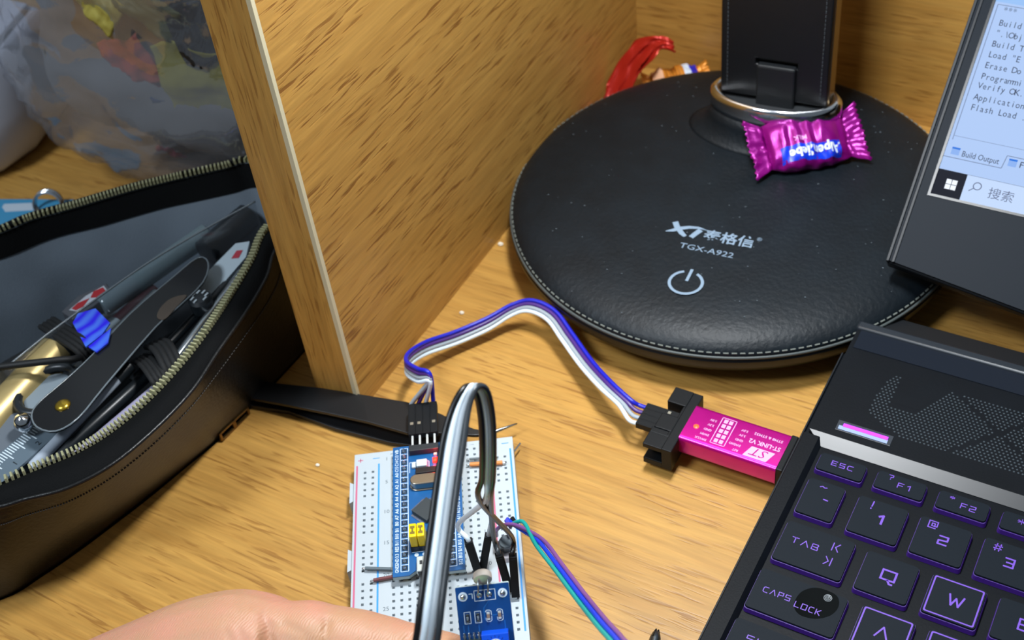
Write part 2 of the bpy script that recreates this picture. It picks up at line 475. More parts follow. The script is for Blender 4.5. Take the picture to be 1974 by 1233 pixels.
# power button: slot with a violet light bar
L(MB().box(162.4, 180.4, 41.6, 46.0, 20.5, 20.75)).build('power_slot', mat('slot_grey', '#2a2f36', .4), lap, bev=.15)
L(MB().box(163.2, 179.2, 42.0, 43.6, 20.7, 20.95)).build('power_plate', mat('plate_reflection', '#93a4c4', .3), lap)  # reflective chamfer, its reflection painted in as a pale blue
L(MB().box(164.4, 179.0, 43.4, 44.7, 20.7, 21.15)).build('power_light', mat('power_violet', '#b040ff', .4, emis='#a010ff', es=1.15), lap)

# --- keys: stroke lettering in an angular style on a 4 x 6 cell
GL = {'E': [[(4, 6), (0, 6), (0, 0), (4, 0)], [(0, 3), (3.4, 3)]], 'S': [[(4, 6), (0, 6), (0, 3), (4, 3), (4, 0), (0, 0)]],
      'C': [[(4, 6), (1, 6), (0, 5), (0, 1), (1, 0), (4, 0)]], 'F': [[(4, 6), (0, 6), (0, 0)], [(0, 3), (3.4, 3)]],
      '1': [[(.6, 4.8), (2.4, 6), (2.4, 0)]], '2': [[(0, 6), (4, 6), (4, 3.2), (0, 2.6), (0, 0), (4, 0)]],
      '3': [[(0, 6), (4, 6), (4, 0), (0, 0)], [(.8, 3), (4, 3)]], 'T': [[(0, 6), (4.4, 6)], [(2.2, 6), (2.2, 0)]],
      'A': [[(0, 0), (2.4, 6), (4.8, 0)]], 'B': [[(0, 6), (3.6, 6), (4, 5), (3.4, 3), (4, 2), (4, 0), (0, 0), (0, 6)], [(0, 3), (3.4, 3)]],
      'K': [[(0, 6), (0, 0)], [(4, 6), (1, 3), (4, 0)]], 'L': [[(0, 6), (0, 0), (4, 0)]], 'O': [[(0, 6), (4.6, 6), (4.6, 0), (0, 0), (0, 6)]],
      'P': [[(0, 0), (0, 6), (4, 6), (4, 2.8), (0, 2.8)]], 'Q': [[(0, 6), (5, 6), (5, 1), (0, 1), (0, 6)], [(2.6, 1), (3.6, -.8), (4.6, -.8)]],
      'W': [[(0, 6), (1.7, 0), (3.4, 4.4), (5.1, 0), (6.8, 6)]], 'H': [[(0, 6), (0, 0)], [(4, 6), (4, 0)], [(0, 3), (4, 3)]],
      'I': [[(1, 6), (1, 0)]], '!': [[(1, 6), (.8, 2)], [(.7, .7), (.7, 0)]], '?': [[(0, 6), (4, 6), (4, 3.6), (2, 2.8), (2, 2)], [(2, .7), (2, 0)]],
      '#': [[(1.2, 6), (.6, 0)], [(3.4, 6), (2.8, 0)], [(0, 4.2), (4.2, 4.2)], [(-.2, 1.8), (4, 1.8)]],
      '@': [[(4.4, 0), (0, 0), (0, 6), (5, 6), (5, 1.8), (1.9, 1.8), (1.9, 4.2), (3.6, 4.2), (3.6, 1.8)]],
      '~': [[(0, 3), (1.5, 4), (3, 3), (4.5, 3.6)]], '`': [[(.6, 3.2), (3.4, 2.8)]],
      '*': [[(2, 5.5), (2, 1.5)], [(.2, 4.5), (3.8, 2.5)], [(.2, 2.5), (3.8, 4.5)], [(0, 3.5), (4, 3.5)]],
      '|<': [[(0, 6), (0, 0)], [(3.4, 6), (1.5, 3), (3.4, 0)]], '>|': [[(3.4, 6), (3.4, 0)], [(0, 6), (1.9, 3), (0, 0)]]}
def stroke(mb, pts, w, z):
    P = [Vector((a, b)) for a, b in pts]
    closed = (P[0] - P[-1]).length < 1e-4
    if closed: P = P[:-1]
    n = len(P)
    for i in range(n if closed else n - 1):
        a, b = P[i], P[(i + 1) % n]; t = (b - a).normalized(); q = Vector((-t.y, t.x)) * w / 2; e = t * w * .35
        vs = [a - e + q, a - e - q, b + e - q, b + e + q]
        mb.add([(v.x, v.y, z + .002 * (i % 2)) for v in vs], [(0, 1, 2, 3)])
def glyphs(mb, items, cx, cy, h, w, sx=1.0, z=21.03, gap=2.4):
    k = h / 6.0
    wid = [max(p[0] for s_ in GL[g] for p in s_) for g in items]
    tot = sum(wid) + gap * (len(items) - 1); x = -tot / 2
    for g, wd_ in zip(items, wid):
        for s_ in GL[g]:
            stroke(mb, [(cx + (x + p[0]) * k * sx, cy + (p[1] - 3) * k) for p in s_], w, z)
        x += wd_ + gap
def rrect(x0, x1, y0, y1, r, n=3):
    out = []
    for cx, cy, a0 in ((x1 - r, y1 - r, 0), (x0 + r, y1 - r, 90), (x0 + r, y0 + r, 180), (x1 - r, y0 + r, 270)):
        for k in range(n + 1):
            a = math.radians(a0 + 90 * k / n); out.append((cx + r * math.cos(a), cy + r * math.sin(a)))
    return out
def key(x0, x1, y0, y1, legend=(), outline=False):
    cx, cy = (x0 + x1) / 2, (y0 + y1) / 2
    loc = lambda pts: [(a - cx, b - cy) for a, b in pts]
    k = MB().prism(loc(rrect(x0, x1, y0, y1, 1.0)), 20.35, 21.0, .15).build('key', key_top, lap)
    k.location = Vector((cx - LO.x, cy - LO.y, 0)) * S
    MB().prism(loc(rrect(x0 - .35, x1 + .35, y0 - .45, y1 + .2, 1.0)), 18.5, 20.38, .3).build('key_skirt', key_side, k)
    if legend:
        mb = MB()
        for it in legend:
            g, gx, gy, h = it[:4]
            glyphs(mb, g, gx - cx, gy - cy, h, it[4] if len(it) > 4 else h * .14, it[5] if len(it) > 5 else 1.15)
        mb.build('legend', glow, k)
    if outline:
        mb = MB(); p = rrect(x0 + .55 - cx, x1 - .55 - cx, y0 + .55 - cy, y1 - .55 - cy, .5, 2); q = rrect(x0 + 1.0 - cx, x1 - 1.0 - cx, y0 + 1.0 - cy, y1 - 1.0 - cy, .4, 2); n = len(p)
        mb.add([(a, b, 21.02) for a, b in p] + [(a, b, 21.02) for a, b in q], [(i, (i + 1) % n, n + (i + 1) % n, n + i) for i in range(n)])
        mb.build('key_outline', glow, k)
    return k
def W3(t): return list(t)
key(162.0, 176.8, 23.6, 30.6, [(W3('ESC'), 169.6, 27.6, 1.7, .3, 1.4)])
key(180.4, 195.6, 23.9, 30.8, [(W3('F1'), 189.2, 27.2, 1.9, .3, 1.3), (['?'], 184.6, 29.3, 1.7, .26)])
key(199.5, 214.7, 23.9, 30.8, [(W3('F2'), 208.8, 27.2, 1.9, .3, 1.3), (['*'], 203.6, 29.0, 1.7, .2)])
key(218.6, 233.8, 23.9, 30.8, [(['*'], 224.3, 28.2, 3.0, .2)])
key(162.0, 173.6, 5.0, 19.4, [(['~'], 167.2, 17.0, 2.4, .35), (['`'], 169.2, 12.6, 2.4, .45)])
key(178.2, 193.4, 4.6, 19.0, [(['!'], 182.6, 16.6, 3.0, .4), (['1'], 186.4, 12.3, 3.2, .7)])
key(197.2, 212.4, 4.6, 19.0, [(['@'], 201.2, 16.9, 2.6, .36), (['2'], 205.4, 12.3, 3.0, .55, 1.25)])
key(216.3, 231.5, 4.6, 19.0, [(['#'], 220.4, 16.5, 2.6, .36), (['3'], 224.6, 12.3, 3.0, .55, 1.25)])
key(161.8, 182.9, -14.2, 1.0, [(W3('TAB'), 169.2, -5.4, 2.0, .3, 1.35), (['|<'], 178.0, -3.0, 2.9, .32), (['>|'], 177.4, -8.6, 2.9, .32)])
key(186.8, 202.2, -14.2, .2, [(['Q'], 194.9, -6.6, 4.0, .6, 1.2)])
key(206.3, 221.6, -14.0, .2, [(['W'], 214.4, -6.8, 3.6, .55, 1.0)], True)
key(225.4, 240.8, -14.0, .2, [(['E'], 233.4, -6.8, 3.6, .55, 1.2)])
caps = key(160.8, 187.2, -33.2, -18.6, [(W3('CAPS'), 168.0, -25.6, 1.8, .26, 1.12), (W3('LOCK'), 177.6, -26.6, 1.8, .26, 1.05)])
key(191.5, 206.6, -33.2, -18.4, [(['A'], 199.0, -25.4, 3.6, .5, 1.2)], True)
key(210.6, 225.8, -33.2, -18.4, [(['S'], 218.2, -25.4, 3.6, .5, 1.2)], True)
key(160.4, 197.0, -52.2, -37.6, [(W3('SHIFT'), 172.0, -43.0, 2.1, .3, 1.35)])
for r, (y0, y1, xs) in enumerate([(23.9, 30.8, 237.7), (4.6, 19.0, 235.4), (-14.0, .2, 244.6), (-33.2, -18.4, 229.7), (-52.2, -37.6, 201.0), (-71.2, -56.6, 160.4)]):
    x = xs
    while x < X1 - 26:
        key(x, x + 15.2, y0, y1); x += 19.05
L(MB().box(X0 + 115, X0 + 222, -158, -84, 18.5, 18.75)).build('touchpad', mat('pad_black', '#0d1218', .4, spec=.2), lap, bev=.2)
# dark glossy sticker residue on the caps lock key
cx, cy = 174.0, -25.9
mb = MB(); vs = []
res = spl([at(px, py, 21.05) for px, py in [(1531, 1160), (1545, 1140), (1570, 1132), (1596, 1138), (1615, 1150), (1616, 1170), (1600, 1186), (1572, 1192), (1545, 1186), (1533, 1175)]], 4, True)
kc = Vector((174.0, -25.9, 0))
mb.prism([(p.x - kc.x, p.y - kc.y) for p in res], 20.98, 21.025)
mb.build('sticker_residue', mat('residue', '#010303', .12, spec=.3), caps)
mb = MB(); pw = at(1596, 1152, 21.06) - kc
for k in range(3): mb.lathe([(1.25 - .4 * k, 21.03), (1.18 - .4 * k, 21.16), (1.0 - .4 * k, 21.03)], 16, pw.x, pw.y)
mb.build('pale_rings', mat('ring_grey', '#8a8f92', .3), caps)  # three raised pale grey rings on top of the dark patch

# --- lid
P0 = Vector((156.4, 84.6, 20.0)); es = Vector((1, 0, 0)); et = Vector((0, 86.9, 54.4)).normalized(); en = es.cross(et)
lidM = frame(P0 - LO, es, et)
def st(px, py):
    q = at_plane(px, py, P0, en) - P0; return q.x, q.dot(et)
LW, LH = 351.0, 246.0
bl = st(1708, 503); c2 = st(1971, 602)
sl = (c2[1] - bl[1]) / (c2[0] - bl[0]); t0 = 4.0; sc = bl[0] + (t0 - bl[1]) / sl
outer = [(0, bl[1]), (sc, t0), (LW - sc, t0), (LW, bl[1]), (LW, LH), (0, LH)]
MB().prism(outer, -6.2, -1.2).xf(lidM).build('lid_shell', lp_black, lap, bev=.7)
dl = st(1789, 374); d2 = st(1971, 410.6); dtop = st(1923.6, 0)
ds, dt = (dl[0] + dtop[0]) / 2, (dl[1] + d2[1]) / 2
DW, DH = LW - 2 * ds, 178.0
bz = MB()
for poly in ([(1.2, bl[1] + .6), (sc, t0 + 1), (LW - sc, t0 + 1), (LW - 1.2, bl[1] + .6), (LW - 1.2, dt), (1.2, dt)],
             [(1.2, dt), (ds, dt), (ds, dt + DH), (1.2, dt + DH)], [(ds + DW, dt), (LW - 1.2, dt), (LW - 1.2, dt + DH), (ds + DW, dt + DH)],
             [(1.2, dt + DH), (LW - 1.2, dt + DH), (LW - 1.2, LH - 1.2), (1.2, LH - 1.2)]):
    bz.prism(poly, -1.6, 0)
bz.xf(lidM).build('bezel', mat('bezel', '#10171f', .6, spec=.14, bump=(1.4, .05)), lap)
rim = MB()
for o_ in (.0, 1.9):
    rim.prism([(o_, bl[1]), (o_ + 1.1, bl[1] + .3), (o_ + 1.1, LH), (o_, LH)], -1.2, .45)
rim.xf(lidM).build('bezel_rim', lp_edge, lap, bev=.2)
fr = MB()
fr.prism([(ds - .9, dt - .9), (ds + DW, dt - .9), (ds + DW, dt), (ds - .9, dt)], -.5, .25); fr.prism([(ds - .9, dt), (ds, dt), (ds, dt + DH), (ds - .9, dt + DH)], -.5, .25)
fr.xf(lidM).build('display_lip', mat('lip_black', '#07090c', .4), lap)
scr = mat('screen_white', '#020203', .6, spec=.05, emis='#b4cffb', es=.97)
disp = MB().box(ds, ds + DW, dt, dt + DH, -1.4, -.55).xf(lidM).build('display', scr, lap)
def emat(n, c, e=1.0): return mat(n, '#020203', .6, spec=.05, emis=c, es=e)
def lz(z): return lidM @ Matrix.Translation((0, 0, z))
def srect(name, s0, s1, ta, tb, m, z=-.5):
    return MB().add([(s0, ta, z), (s1, ta, z), (s1, tb, z), (s0, tb, z)], [(0, 1, 2, 3)]).xf(lidM).build(name, m, disp)
tb0 = dt; tb1 = st(1815, 324)[1]
srect('taskbar', ds, ds + DW, tb0, tb1, emat('taskbar', '#1b2030', .7), -.52)
s_sb = st(1863, 343)[0]
srect('search_box', s_sb, ds + DW * .4, tb0, tb1 - .1, emat('search_box', '#c6dcff'), -.5)
# window logo: four leaning panes
wc = ((st(1834, 352)[0]), (tb0 + tb1) / 2); mb = MB()
for a, b in ((-1, -1), (0, -1), (-1, 0), (0, 0)):
    x, y = wc[0] + a * 1.95 + .1, wc[1] + b * 1.95 + .1
    mb.add([(x, y, -.48), (x + 1.75, y, -.48), (x + 1.75, y + 1.75, -.48), (x, y + 1.75, -.48)], [(0, 1, 2, 3)])
mb.xf(lidM).build('start_icon', emat('start_icon', '#eef5ff', 1.1), disp)
tx = emat('screen_ink', '#46506e', .55); txl = emat('screen_ink_soft', '#7f8db0', .7)
mb = MB(); sp = st(1884, 358); vs = []
for k in range(17):
    a = 2 * math.pi * k / 16
    for r in (1.15, 1.5): vs.append((sp[0] + r * math.cos(a), sp[1] + r * math.sin(a), -.47))
mb.add(vs, [(2 * k, 2 * k + 1, 2 * k + 3, 2 * k + 2) for k in range(16)])
mb.add([(sp[0] - 1.0, sp[1] - .8, -.47), (sp[0] - .8, sp[1] - 1.05, -.47), (sp[0] - 2.3, sp[1] - 2.4, -.47), (sp[0] - 2.5, sp[1] - 2.15, -.47)], [(0, 1, 2, 3)])
mb.xf(lidM); M2 = lz(-.47)
a = st(1902, 377); put_text(mb, '搜索', M2 @ Matrix.Translation((a[0], a[1] - .2, 0)), 4.4)
mb.build('search_text', txl, disp)
# build output window: frame line, text lines, tabs
mb = MB()
lines = [('***', 1936, 24), ('Build', 1926, 48), ('".\\Obj', 1920, 68), ('Build T', 1911, 88), ('Load "E', 1902, 108), ('Erase Do', 1896, 129), ('Programmi', 1888, 150), ('Verify OK.', 1882, 168), ('Application', 1874, 190), ('Flash Load .', 1868, 210)]
ts = [st(x, y) for _, x, y in lines]
sL = sum(q[0] for q in ts) / len(ts)
for (s_, x, y), q in zip(lines, ts):
    put_text(mb, s_, M2 @ Matrix.Translation((sL, q[1], 0)), 3.4, sx=.84, mono=1.58)
mb.build('output_text', tx, disp)
w0 = st(1839, 268); w1 = st(1930, 8); mb = MB()
mb.xf(lidM)
def ln(a, b, w=.22):
    a = Vector((a[0], a[1])); b = Vector((b[0], b[1])); t = (b - a).normalized(); q = Vector((-t.y, t.x)) * w / 2
    mb.add([lidM @ Vector((v.x, v.y, -.47)) for v in (a + q, a - q, b - q, b + q)], [(0, 1, 2, 3)])
sw = (w0[0] + w1[0]) / 2 - .8
ln((sw, w0[1]), (sw, w1[1])); ln((sw, w1[1]), (ds + DW * .7, w1[1]))
tt = st(1840, 303); te = st(1930, 323); th = st(1942, 299)
ln((sw - 2, te[1]), (te[0], te[1])); ln((te[0], te[1]), (th[0], th[1])); ln((th[0], th[1]), (ds + DW * .5, th[1]))
ln((sw, st(1850, 262)[1]), (ds + DW * .7, st(1850, 262)[1]), .12)
mb.build('window_lines', txl, disp)
mb = MB(); a = st(1853, 298); put_text(mb, 'Build Output', M2 @ Matrix.Translation((a[0], a[1] - .4, 0)), 3.1, sx=.78)
b_ = st(1963, 322); put_text(mb, 'F', M2 @ Matrix.Translation((b_[0], b_[1], 0)), 3.3)
mb.build('tab_text', tx, disp)
ic = emat('icon_blue', '#2f78e0'); icl = emat('icon_pale', '#8fb4f2')
for (px, py) in ((1842, 290), (1952, 313)):
    q = st(px, py)
    srect('tab_icon', q[0] - 1.4, q[0] + 1.4, q[1] - 1.4, q[1] + .7, icl, -.47); srect('tab_icon', q[0] - 1.4, q[0] + 1.4, q[1] + .7, q[1] + 1.4, ic, -.47)
srect('window_top', ds, ds + DW, st(1925, 2)[1], dt + DH, emat('win_top', '#9cc4f8'), -.5)
hb = MB().tube([(X0 + 110, 86.5, 18.6), (X1 - 110, 86.5, 18.6)], 4.2, 16); L(hb).build('hinge', lp_black, lap, smooth=40)

# ------------------------------------------------------------------ programmer stick plugged into the laptop
mag = mat('anodised_magenta', '#c4008a', .3, .65, mott=(.3, .05))
mag.node_tree.nodes['Principled BSDF'].inputs['Coat Weight'].default_value = .3
pl = mat('black_plastic', '#0a0d10', .5, spec=.25, bump=(1.5, .05))
STO = Vector((115.4, 31.4, 0)); stz0, stz1 = 5.8, 14.0
stk = thing('usb_programmer', 'magenta metal usb programmer stick plugged into the laptop side', 'usb stick', STO)
bodyp = MB(); 
secp = rrect(-8.2, 8.2, stz0, stz1, 1.6, 5); n = len(secp)
bodyp.add([(0, a, b) for a, b in secp] + [(34.0, a, b) for a, b in secp], [tuple(range(n))[::-1], tuple(range(n, 2 * n))] + [(i, (i + 1) % n, n + (i + 1) % n, n + i) for i in range(n)])
sb = fixn(bodyp.build('metal_shell', mag, stk, smooth=50))
MB().box(33.8, 36.2, -8.0, 8.0, stz0 - .2, stz1 + .1).build('end_cap', pl, stk, bev=.4)
MB().box(36.0, 47, -6.4, 6.4, 7.6, 12.4).build('usb_plug', mat('plug_steel', '#b9bcb8', .25, 1.0), stk, bev=.2)
# shrouded ten-pin header: two side walls, top and bottom with key slots
sh = MB(); sh.box(-3.4, .2, -14.6, 13.0, 3.4, 13.4)
sh.box(-10.2, -3.2, 5.8, 13.0, 3.4, 13.6); sh.box(-10.2, -3.2, -14.6, -8.6, 3.4, 6.0); sh.box(-10.2, -3.2, -14.6, -8.6, 11.2, 13.2); sh.box(-10.2, -3.2, -8.8, -6.4, 3.4, 13.2); sh.box(-4.2, -3.2, -8.6, 6, 3.4, 13.3)
sh.box(-9.6, -3.2, -6.4, .4, 12.0, 13.5)
sh.build('header_shroud', pl, stk, bev=.3)
brass = mat('brass_pin', '#c7a860', .3, 1.0)
for yy in (1.6, 4.1):
    MB().box(-12.0, -3.0, yy - .3, yy + .3, 9.6, 10.2).build('pin', brass, stk)
MB().lathe([(.95, 13.9), (.95, 14.12), (.4, 14.3), (0, 14.34)], 16, 3.6, -1.4).build('status_led', mat('led_orange', '#ff5a30', .4, emis='#ff3410', es=2.2), stk)
pw = mat('print_pink', '#dba6d8', .55)
def stp(px, py): q = at(px, py, stz1 + .03) - STO; return q
mb = MB()
def sprint(s, x, y, size, **k): put_text(mb, s, frame((x, y, stz1 + .03), (-1, 0, 0), (0, -1, 0)), size, **k)
a = stp(1494, 886); b = stp(1436, 846)
# big lettering reads upside down from the camera: text runs towards -x
sprint('ST-LINK V2', 32.6, 1.6 - .6, 2.55, sx=.86, bold=.05); sprint('STM8 & STM32', 32.2, 4.1, 1.55, sx=1.0, bold=.02)
for k, (l_, r_) in enumerate([('RST', 'SWCLK'), ('SWDIO', 'SWIM'), ('GND', 'GND'), ('3.3V', '3.3V'), ('5.0V', '5.0V')][:5]):
    yy = -5.3 + k * 2.25
    sprint(l_, 20.2, yy, 1.3, sx=.95, bold=.02); sprint(r_, 9.0, yy + .1, 1.3, sx=.95, bold=.02)
mb.build('shell_print', pw, sb)
mb = MB()
for (xa, xb, ya, yb) in ((10.2, 15.4, 5.8, 6.05), (10.2, 15.4, -6.0, -5.75), (10.2, 10.45, -6, 6), (15.15, 15.4, -6, 6)):
    mb.box(xa, xb, ya, yb, stz1, stz1 + .035)
for k in range(5):
    for xx in (11.2, 13.0):
        mb.box(xx, xx + 1.3, -5.2 + k * 2.25, -3.9 + k * 2.25 + .3, stz1, stz1 + .03)
mb.build('pin_diagram', mat('print_pink_pale', '#d9a0d8', .55), sb)
# leaning block emblem
mb = MB(); zz = stz1 + .03; lx, ly = 22.0, -6.6
def para(x0, x1, y0, y1, sk=.35): mb.add([(lx + x0 + sk * y0, ly + y0, zz), (lx + x1 + sk * y0, ly + y0, zz), (lx + x1 + sk * y1, ly + y1, zz), (lx + x0 + sk * y1, ly + y1, zz)], [(0, 1, 2, 3)])
para(0, 8.0, 0, 4.6)
em = mb.build('emblem', pw, sb)
mb = MB(); V_, F_ = textm('ST', 4.9, sx=1.05, bold=.0, shear=.3)
mb.add([(lx + 7.9 - a, ly + 4.3 - b, zz + .02) for a, b in V_], F_); mb.build('emblem_letters', mag, em)
# ------------------------------------------------------------------ wrapped sweets
def sweet(name, label, M, Lh, wh, hh, foil, seed, ends=(3.0, 3.0), flare=1.15, group=None):
    """flow-wrapped sweet: pillow body and two pressed, fluted ends; M maps local mm"""
    rnd = random.Random(seed)
    o = thing(name, label, 'sweet', mat=mm(M), group=group)
    def cr(u, a): return mnoise.noise(Vector((u * .35 + seed, math.cos(a) * 1.6, math.sin(a) * 1.6 + seed)))
    bl_ = Lh * .70
    def body(i, j):
        u = -bl_ + 2 * bl_ * i; a = 2 * math.pi * j
        e = max(0, 1 - (abs(u) / bl_) ** 3.2)
        w = wh * (.80 + .2 * e); h = hh * (e ** .6) + .25
        p = Vector((u, w * math.copysign(abs(math.cos(a)) ** .8, math.cos(a)), h * math.copysign(abs(math.sin(a)) ** .9, math.sin(a)) + hh))
        return p + Vector((0, .5, .75)) * cr(u, a) * (hh * .42)
    b = MB().grid(body, 33, 36, cv=True).build('wrapper_body', foil, o, smooth=55)
    for sgn, lift in zip((-1, 1), ends):
        def fin(i, j):
            u = sgn * (bl_ + (Lh - bl_) * i); q = -1 + 2 * j
            w = wh * (.80 + (flare - .80) * i)
            z = hh + lift * i * i * (1 + .3 * q) + .35 * math.sin(q * 17) * (.3 + i * .7) + .9 * cr(u * 1.5, q * 2)
            zig = .35 * (1 if int((j * 22)) % 2 else -1) * (1 if i > .99 else 0)
            return Vector((u + sgn * (zig + .5 * cr(q * 5, 2.)), w * q, z))
        MB().grid(fin, 7, 45).build('wrapper_end', foil, b, solid=.15, smooth=60)
    return o, b, body
foil_p = mat('foil_purple', '#8c0a7c', .28, .45, bump=(.25, .25))
ca = at(1459, 300, 27); cb = at(1660, 265, 27); ctr = (ca + cb) / 2
ax = (cb - ca); ax.z = 0; Mc = frame((ctr.x - 1.0, ctr.y - 4.2, 29.6), (-1 * ax.x, -1 * ax.y, 0), (ax.y, -ax.x, 0)) @ Matrix.Rotation(math.radians(-30), 4, 'X') @ Matrix.Translation((0, 0, -1.0))
cand, cbody, cf = sweet('purple_sweet', 'shiny purple wrapped sweet lying on the round lamp base', Mc, ax.length / 2 + 1.3, 11.6, 5.8, foil_p, 3, (1.5, 1.0), 1.12)
# blue name panel and lettering pressed onto the curved wrapper, reading from the far side
def on_body(u, w, lift):
    bl_ = (ax.length / 2 + 1.3) * .70
    best = None
    i = (u + bl_) / (2 * bl_)
    lo, hi = .02, .48
    for _ in range(18):
        mid = (lo + hi) / 2
        if cf(i, mid).y > w: lo = mid
        else: hi = mid
    p = cf(i, (lo + hi) / 2); return p + Vector((0, 0, lift))
def on_c(a, b, lift): return on_body(a, b, lift)
mb = MB(); nu, nv = 25, 9
mb.grid(lambda i, j: on_body(-11.6 + 23.4 * i, 3.2 + 6.2 * j + .5 * math.sin(i * 6), .10), nu, nv)
mb.build('name_panel', mat('panel_blue', '#0a35c8', .35), cbody, smooth=True)
def wrap_text(name, s, size, x0, y0, m, lift, sx=1.0, bold=0.0):
    V, F = textm(s, size, sx=sx, bold=bold)
    me = MB(); me.add([on_body(x0 + a, y0 + b, lift) for a, b in V], F); return me.build(name, m, cbody)
wrap_text('name_lettering', 'Alpenliebe', 5.0, -11.2, 4.6, mat('lettering_white', '#dfe8fb', .4), .42, sx=.94, bold=.14)
wrap_text('flavour_lettering', 'MILK', 2.6, 1.0, -.4, mat('lettering_pink', '#e79be0', .4), .15, sx=.9, bold=.05)
# ------------------------------------------------------------------ solderless breadboard
BX, BY, BT = 27.0, -18.18, 0.56962
white = mat('breadboard_white', '#b4bdc2', .45, mott=(.03, .03))
bbd = thing('breadboard', 'white solderless breadboard with red and blue rail stripes', 'breadboard', (BX, BY, 0), BT)
U0, U1, V0, V1 = -13.6, 41.3, -81.0, .9
ucol = [-9.85, -7.15] + [2.54 * k for k in range(5)] + [17.78 + 2.54 * k for k in range(5)] + [35.55, 38.2]
rail = {0, 1, 12, 13}
rail_rows = {r for g in (3, 9, 15, 21, 27) for r in range(g, g + 5) if r <= 30}
hw = .45; top = 8.5
us = sorted([U0, U1] + [c + d for c in ucol for d in (-hw, hw)])
vs_ = sorted([V0, V1] + [-2.54 * r + d for r in range(1, 31) for d in (-hw, hw)])
mb = MB(); hb = MB()
for i in range(len(us) - 1):
    for j in range(len(vs_) - 1):
        a, b, c, d = us[i], us[i + 1], vs_[j], vs_[j + 1]
        hole = (i % 2 == 1) and (j % 2 == 1)
        if hole:
            ci = i // 2; r = 30 - j // 2
            if ci in rail and r not in rail_rows: hole = False
        if not hole: mb.add([(a, c, top), (b, c, top), (b, d, top), (a, d, top)], [(0, 1, 2, 3)])
        else:
            z = top - 1.2; e = .12
            mb.add([(a, c, top), (b, c, top), (b, d, top), (a, d, top), (a + e, c + e, z), (b - e, c + e, z), (b - e, d - e, z), (a + e, d - e, z)],
                   [(0, 1, 5, 4), (1, 2, 6, 5), (2, 3, 7, 6), (3, 0, 4, 7)])
            hb.add([(a + e, c + e, z), (b - e, c + e, z), (b - e, d - e, z), (a + e, d - e, z)], [(0, 1, 2, 3)])
face = mb.build('hole_plate', white, bbd)
hb.build('hole_contacts', mat('hole_dark', '#8497a3', .5), face, kind='stuff')
bk = MB(); bk.prism([(U0, V0), (U1, V0), (U1, V1), (U0, V1)], .8, 6.7)
for a, b in (((U0, V0), (U1, V0)), ((U1, V0), (U1, V1)), ((U1, V1), (U0, V1)), ((U0, V1), (U0, V0))):
    bk.add([(*a, 6.7), (*b, 6.7), (*b, 8.5), (*a, 8.5)], [(0, 1, 2, 3)])
bk.build('block', white, bbd)
MB().box(U0 + 1, U1 - 1, V0 + 1, V1 - 1, 0, .9).build('backing_tape', mat('tape', '#d9d2b8', .8), bbd)
for uu, s_ in ((U0, -1), (U1, 1)):
    for vv in (-14, -42, -70):
        if s_ < 0: MB().prism([(uu - 1.7, vv - 5), (uu, vv - 4), (uu, vv + 3), (uu - 1.7, vv + 4)], .8, 7).build('dovetail', white, bbd)
seam = white
for uu in (-3.4, 31.6): MB().box(uu - .07, uu + .07, V0, V1, 8.4, 8.52).build('rail_seam', seam, bbd)
inkr = mat('ink_red', '#c2607e', .5); inkb = mat('ink_blue', '#3a93dc', .5); inkk = mat('ink_grey', '#5c6870', .6)
def mk(name, m, *boxes):
    q = MB()
    for b in boxes: q.box(*b, 8.48, 8.54)
    return q.build(name, m, face)
for uu, m_ in ((-12.65, inkr), (33.5, inkr), (-5.1, inkb), (40.2, inkb)):
    mk('rail_stripe', m_, (uu - .3, uu + .3, V0 + 4, -4.3))
for uu in (-11.5, 34.6): mk('plus_mark', inkr, (uu - .9, uu + .9, -2.2, -1.9), (uu - .15, uu + .15, -2.9, -1.2))
for uu in (-6.0, 38.6): mk('minus_mark', inkb, (uu - 1.2, uu + 1.2, -1.9, -1.6))
q = MB()
for r in (1, 5, 10, 15, 20, 25, 30):
    for uu in (-2.4, 30.4):
        put_text(q, str(r), Matrix.Translation((uu, -2.54 * r - .7, 8.53)), 2.1, align='CENTER')
for k, ch in enumerate('abcdefghij'):
    uu = ucol[2 + k]
    put_text(q, ch, Matrix.Translation((uu - .4, -.6, 8.53)) @ Matrix.Rotation(math.pi / 2, 4, 'Z'), 1.6, align='CENTER')
q.build('row_numbers', inkk, face)

# solid hook-up links on the breadboard
steel = mat('tinned_wire', '#b8bcbc', .25, 1.0)
def link(name, label, a, b, col, lift=1.5, bare=False, r=.62):
    t = thing(name, label, 'jumper wire', (BX, BY, 0), BT)
    a = Vector((*a, 8.2)); b = Vector((*b, 8.2)); d = (b - a).normalized(); up = Vector((0, 0, lift))
    p = [a, a + up * .8, a + up + d * 1.0, b + up - d * 1.0, b + up * .8, b]
    MB().tube(spl(p, 4), .3, 6).build('bare_ends', steel, t, smooth=True)
    MB().tube([a + up * 1.02 + d * .9, (a + b) / 2 + up * 1.05, b + up * 1.02 - d * .9], r, 10).build('insulation', mat('ins_' + col[1:], col, .4), t, smooth=50)
    return t
link('jumper_wire', 'short grey jumper wire on the breadboard above the brown one', (-9.8, -48.0), (.3, -49.8), '#59666c')
link('jumper_wire', 'short brown jumper wire disappearing under the blue board', (-7.1, -53.2), (1.0, -52.6), '#6b3b3c')
link('jumper_wire', 'thin dark grey link wire beside the orange one on the breadboard', (25.4, -8.0), (35.4, -8.6), '#5f6a6e', r=.45)
link('jumper_wire', 'short orange jumper wire on the breadboard', (25.4, -10.4), (38.2, -11.3), '#e08a45', r=.75)
t_ = tag(MB().tube([tuple((Matrix.Rotation(BT, 4, 'Z') @ Vector((41.2, -1.9, 3.6)) + Vector((BX, BY, 0)))), tuple(at(1003, 854, 3.5))], .32, 6).build('pin', steel), 'thin bare metal pin sticking out of the breadboard side', 'pin')

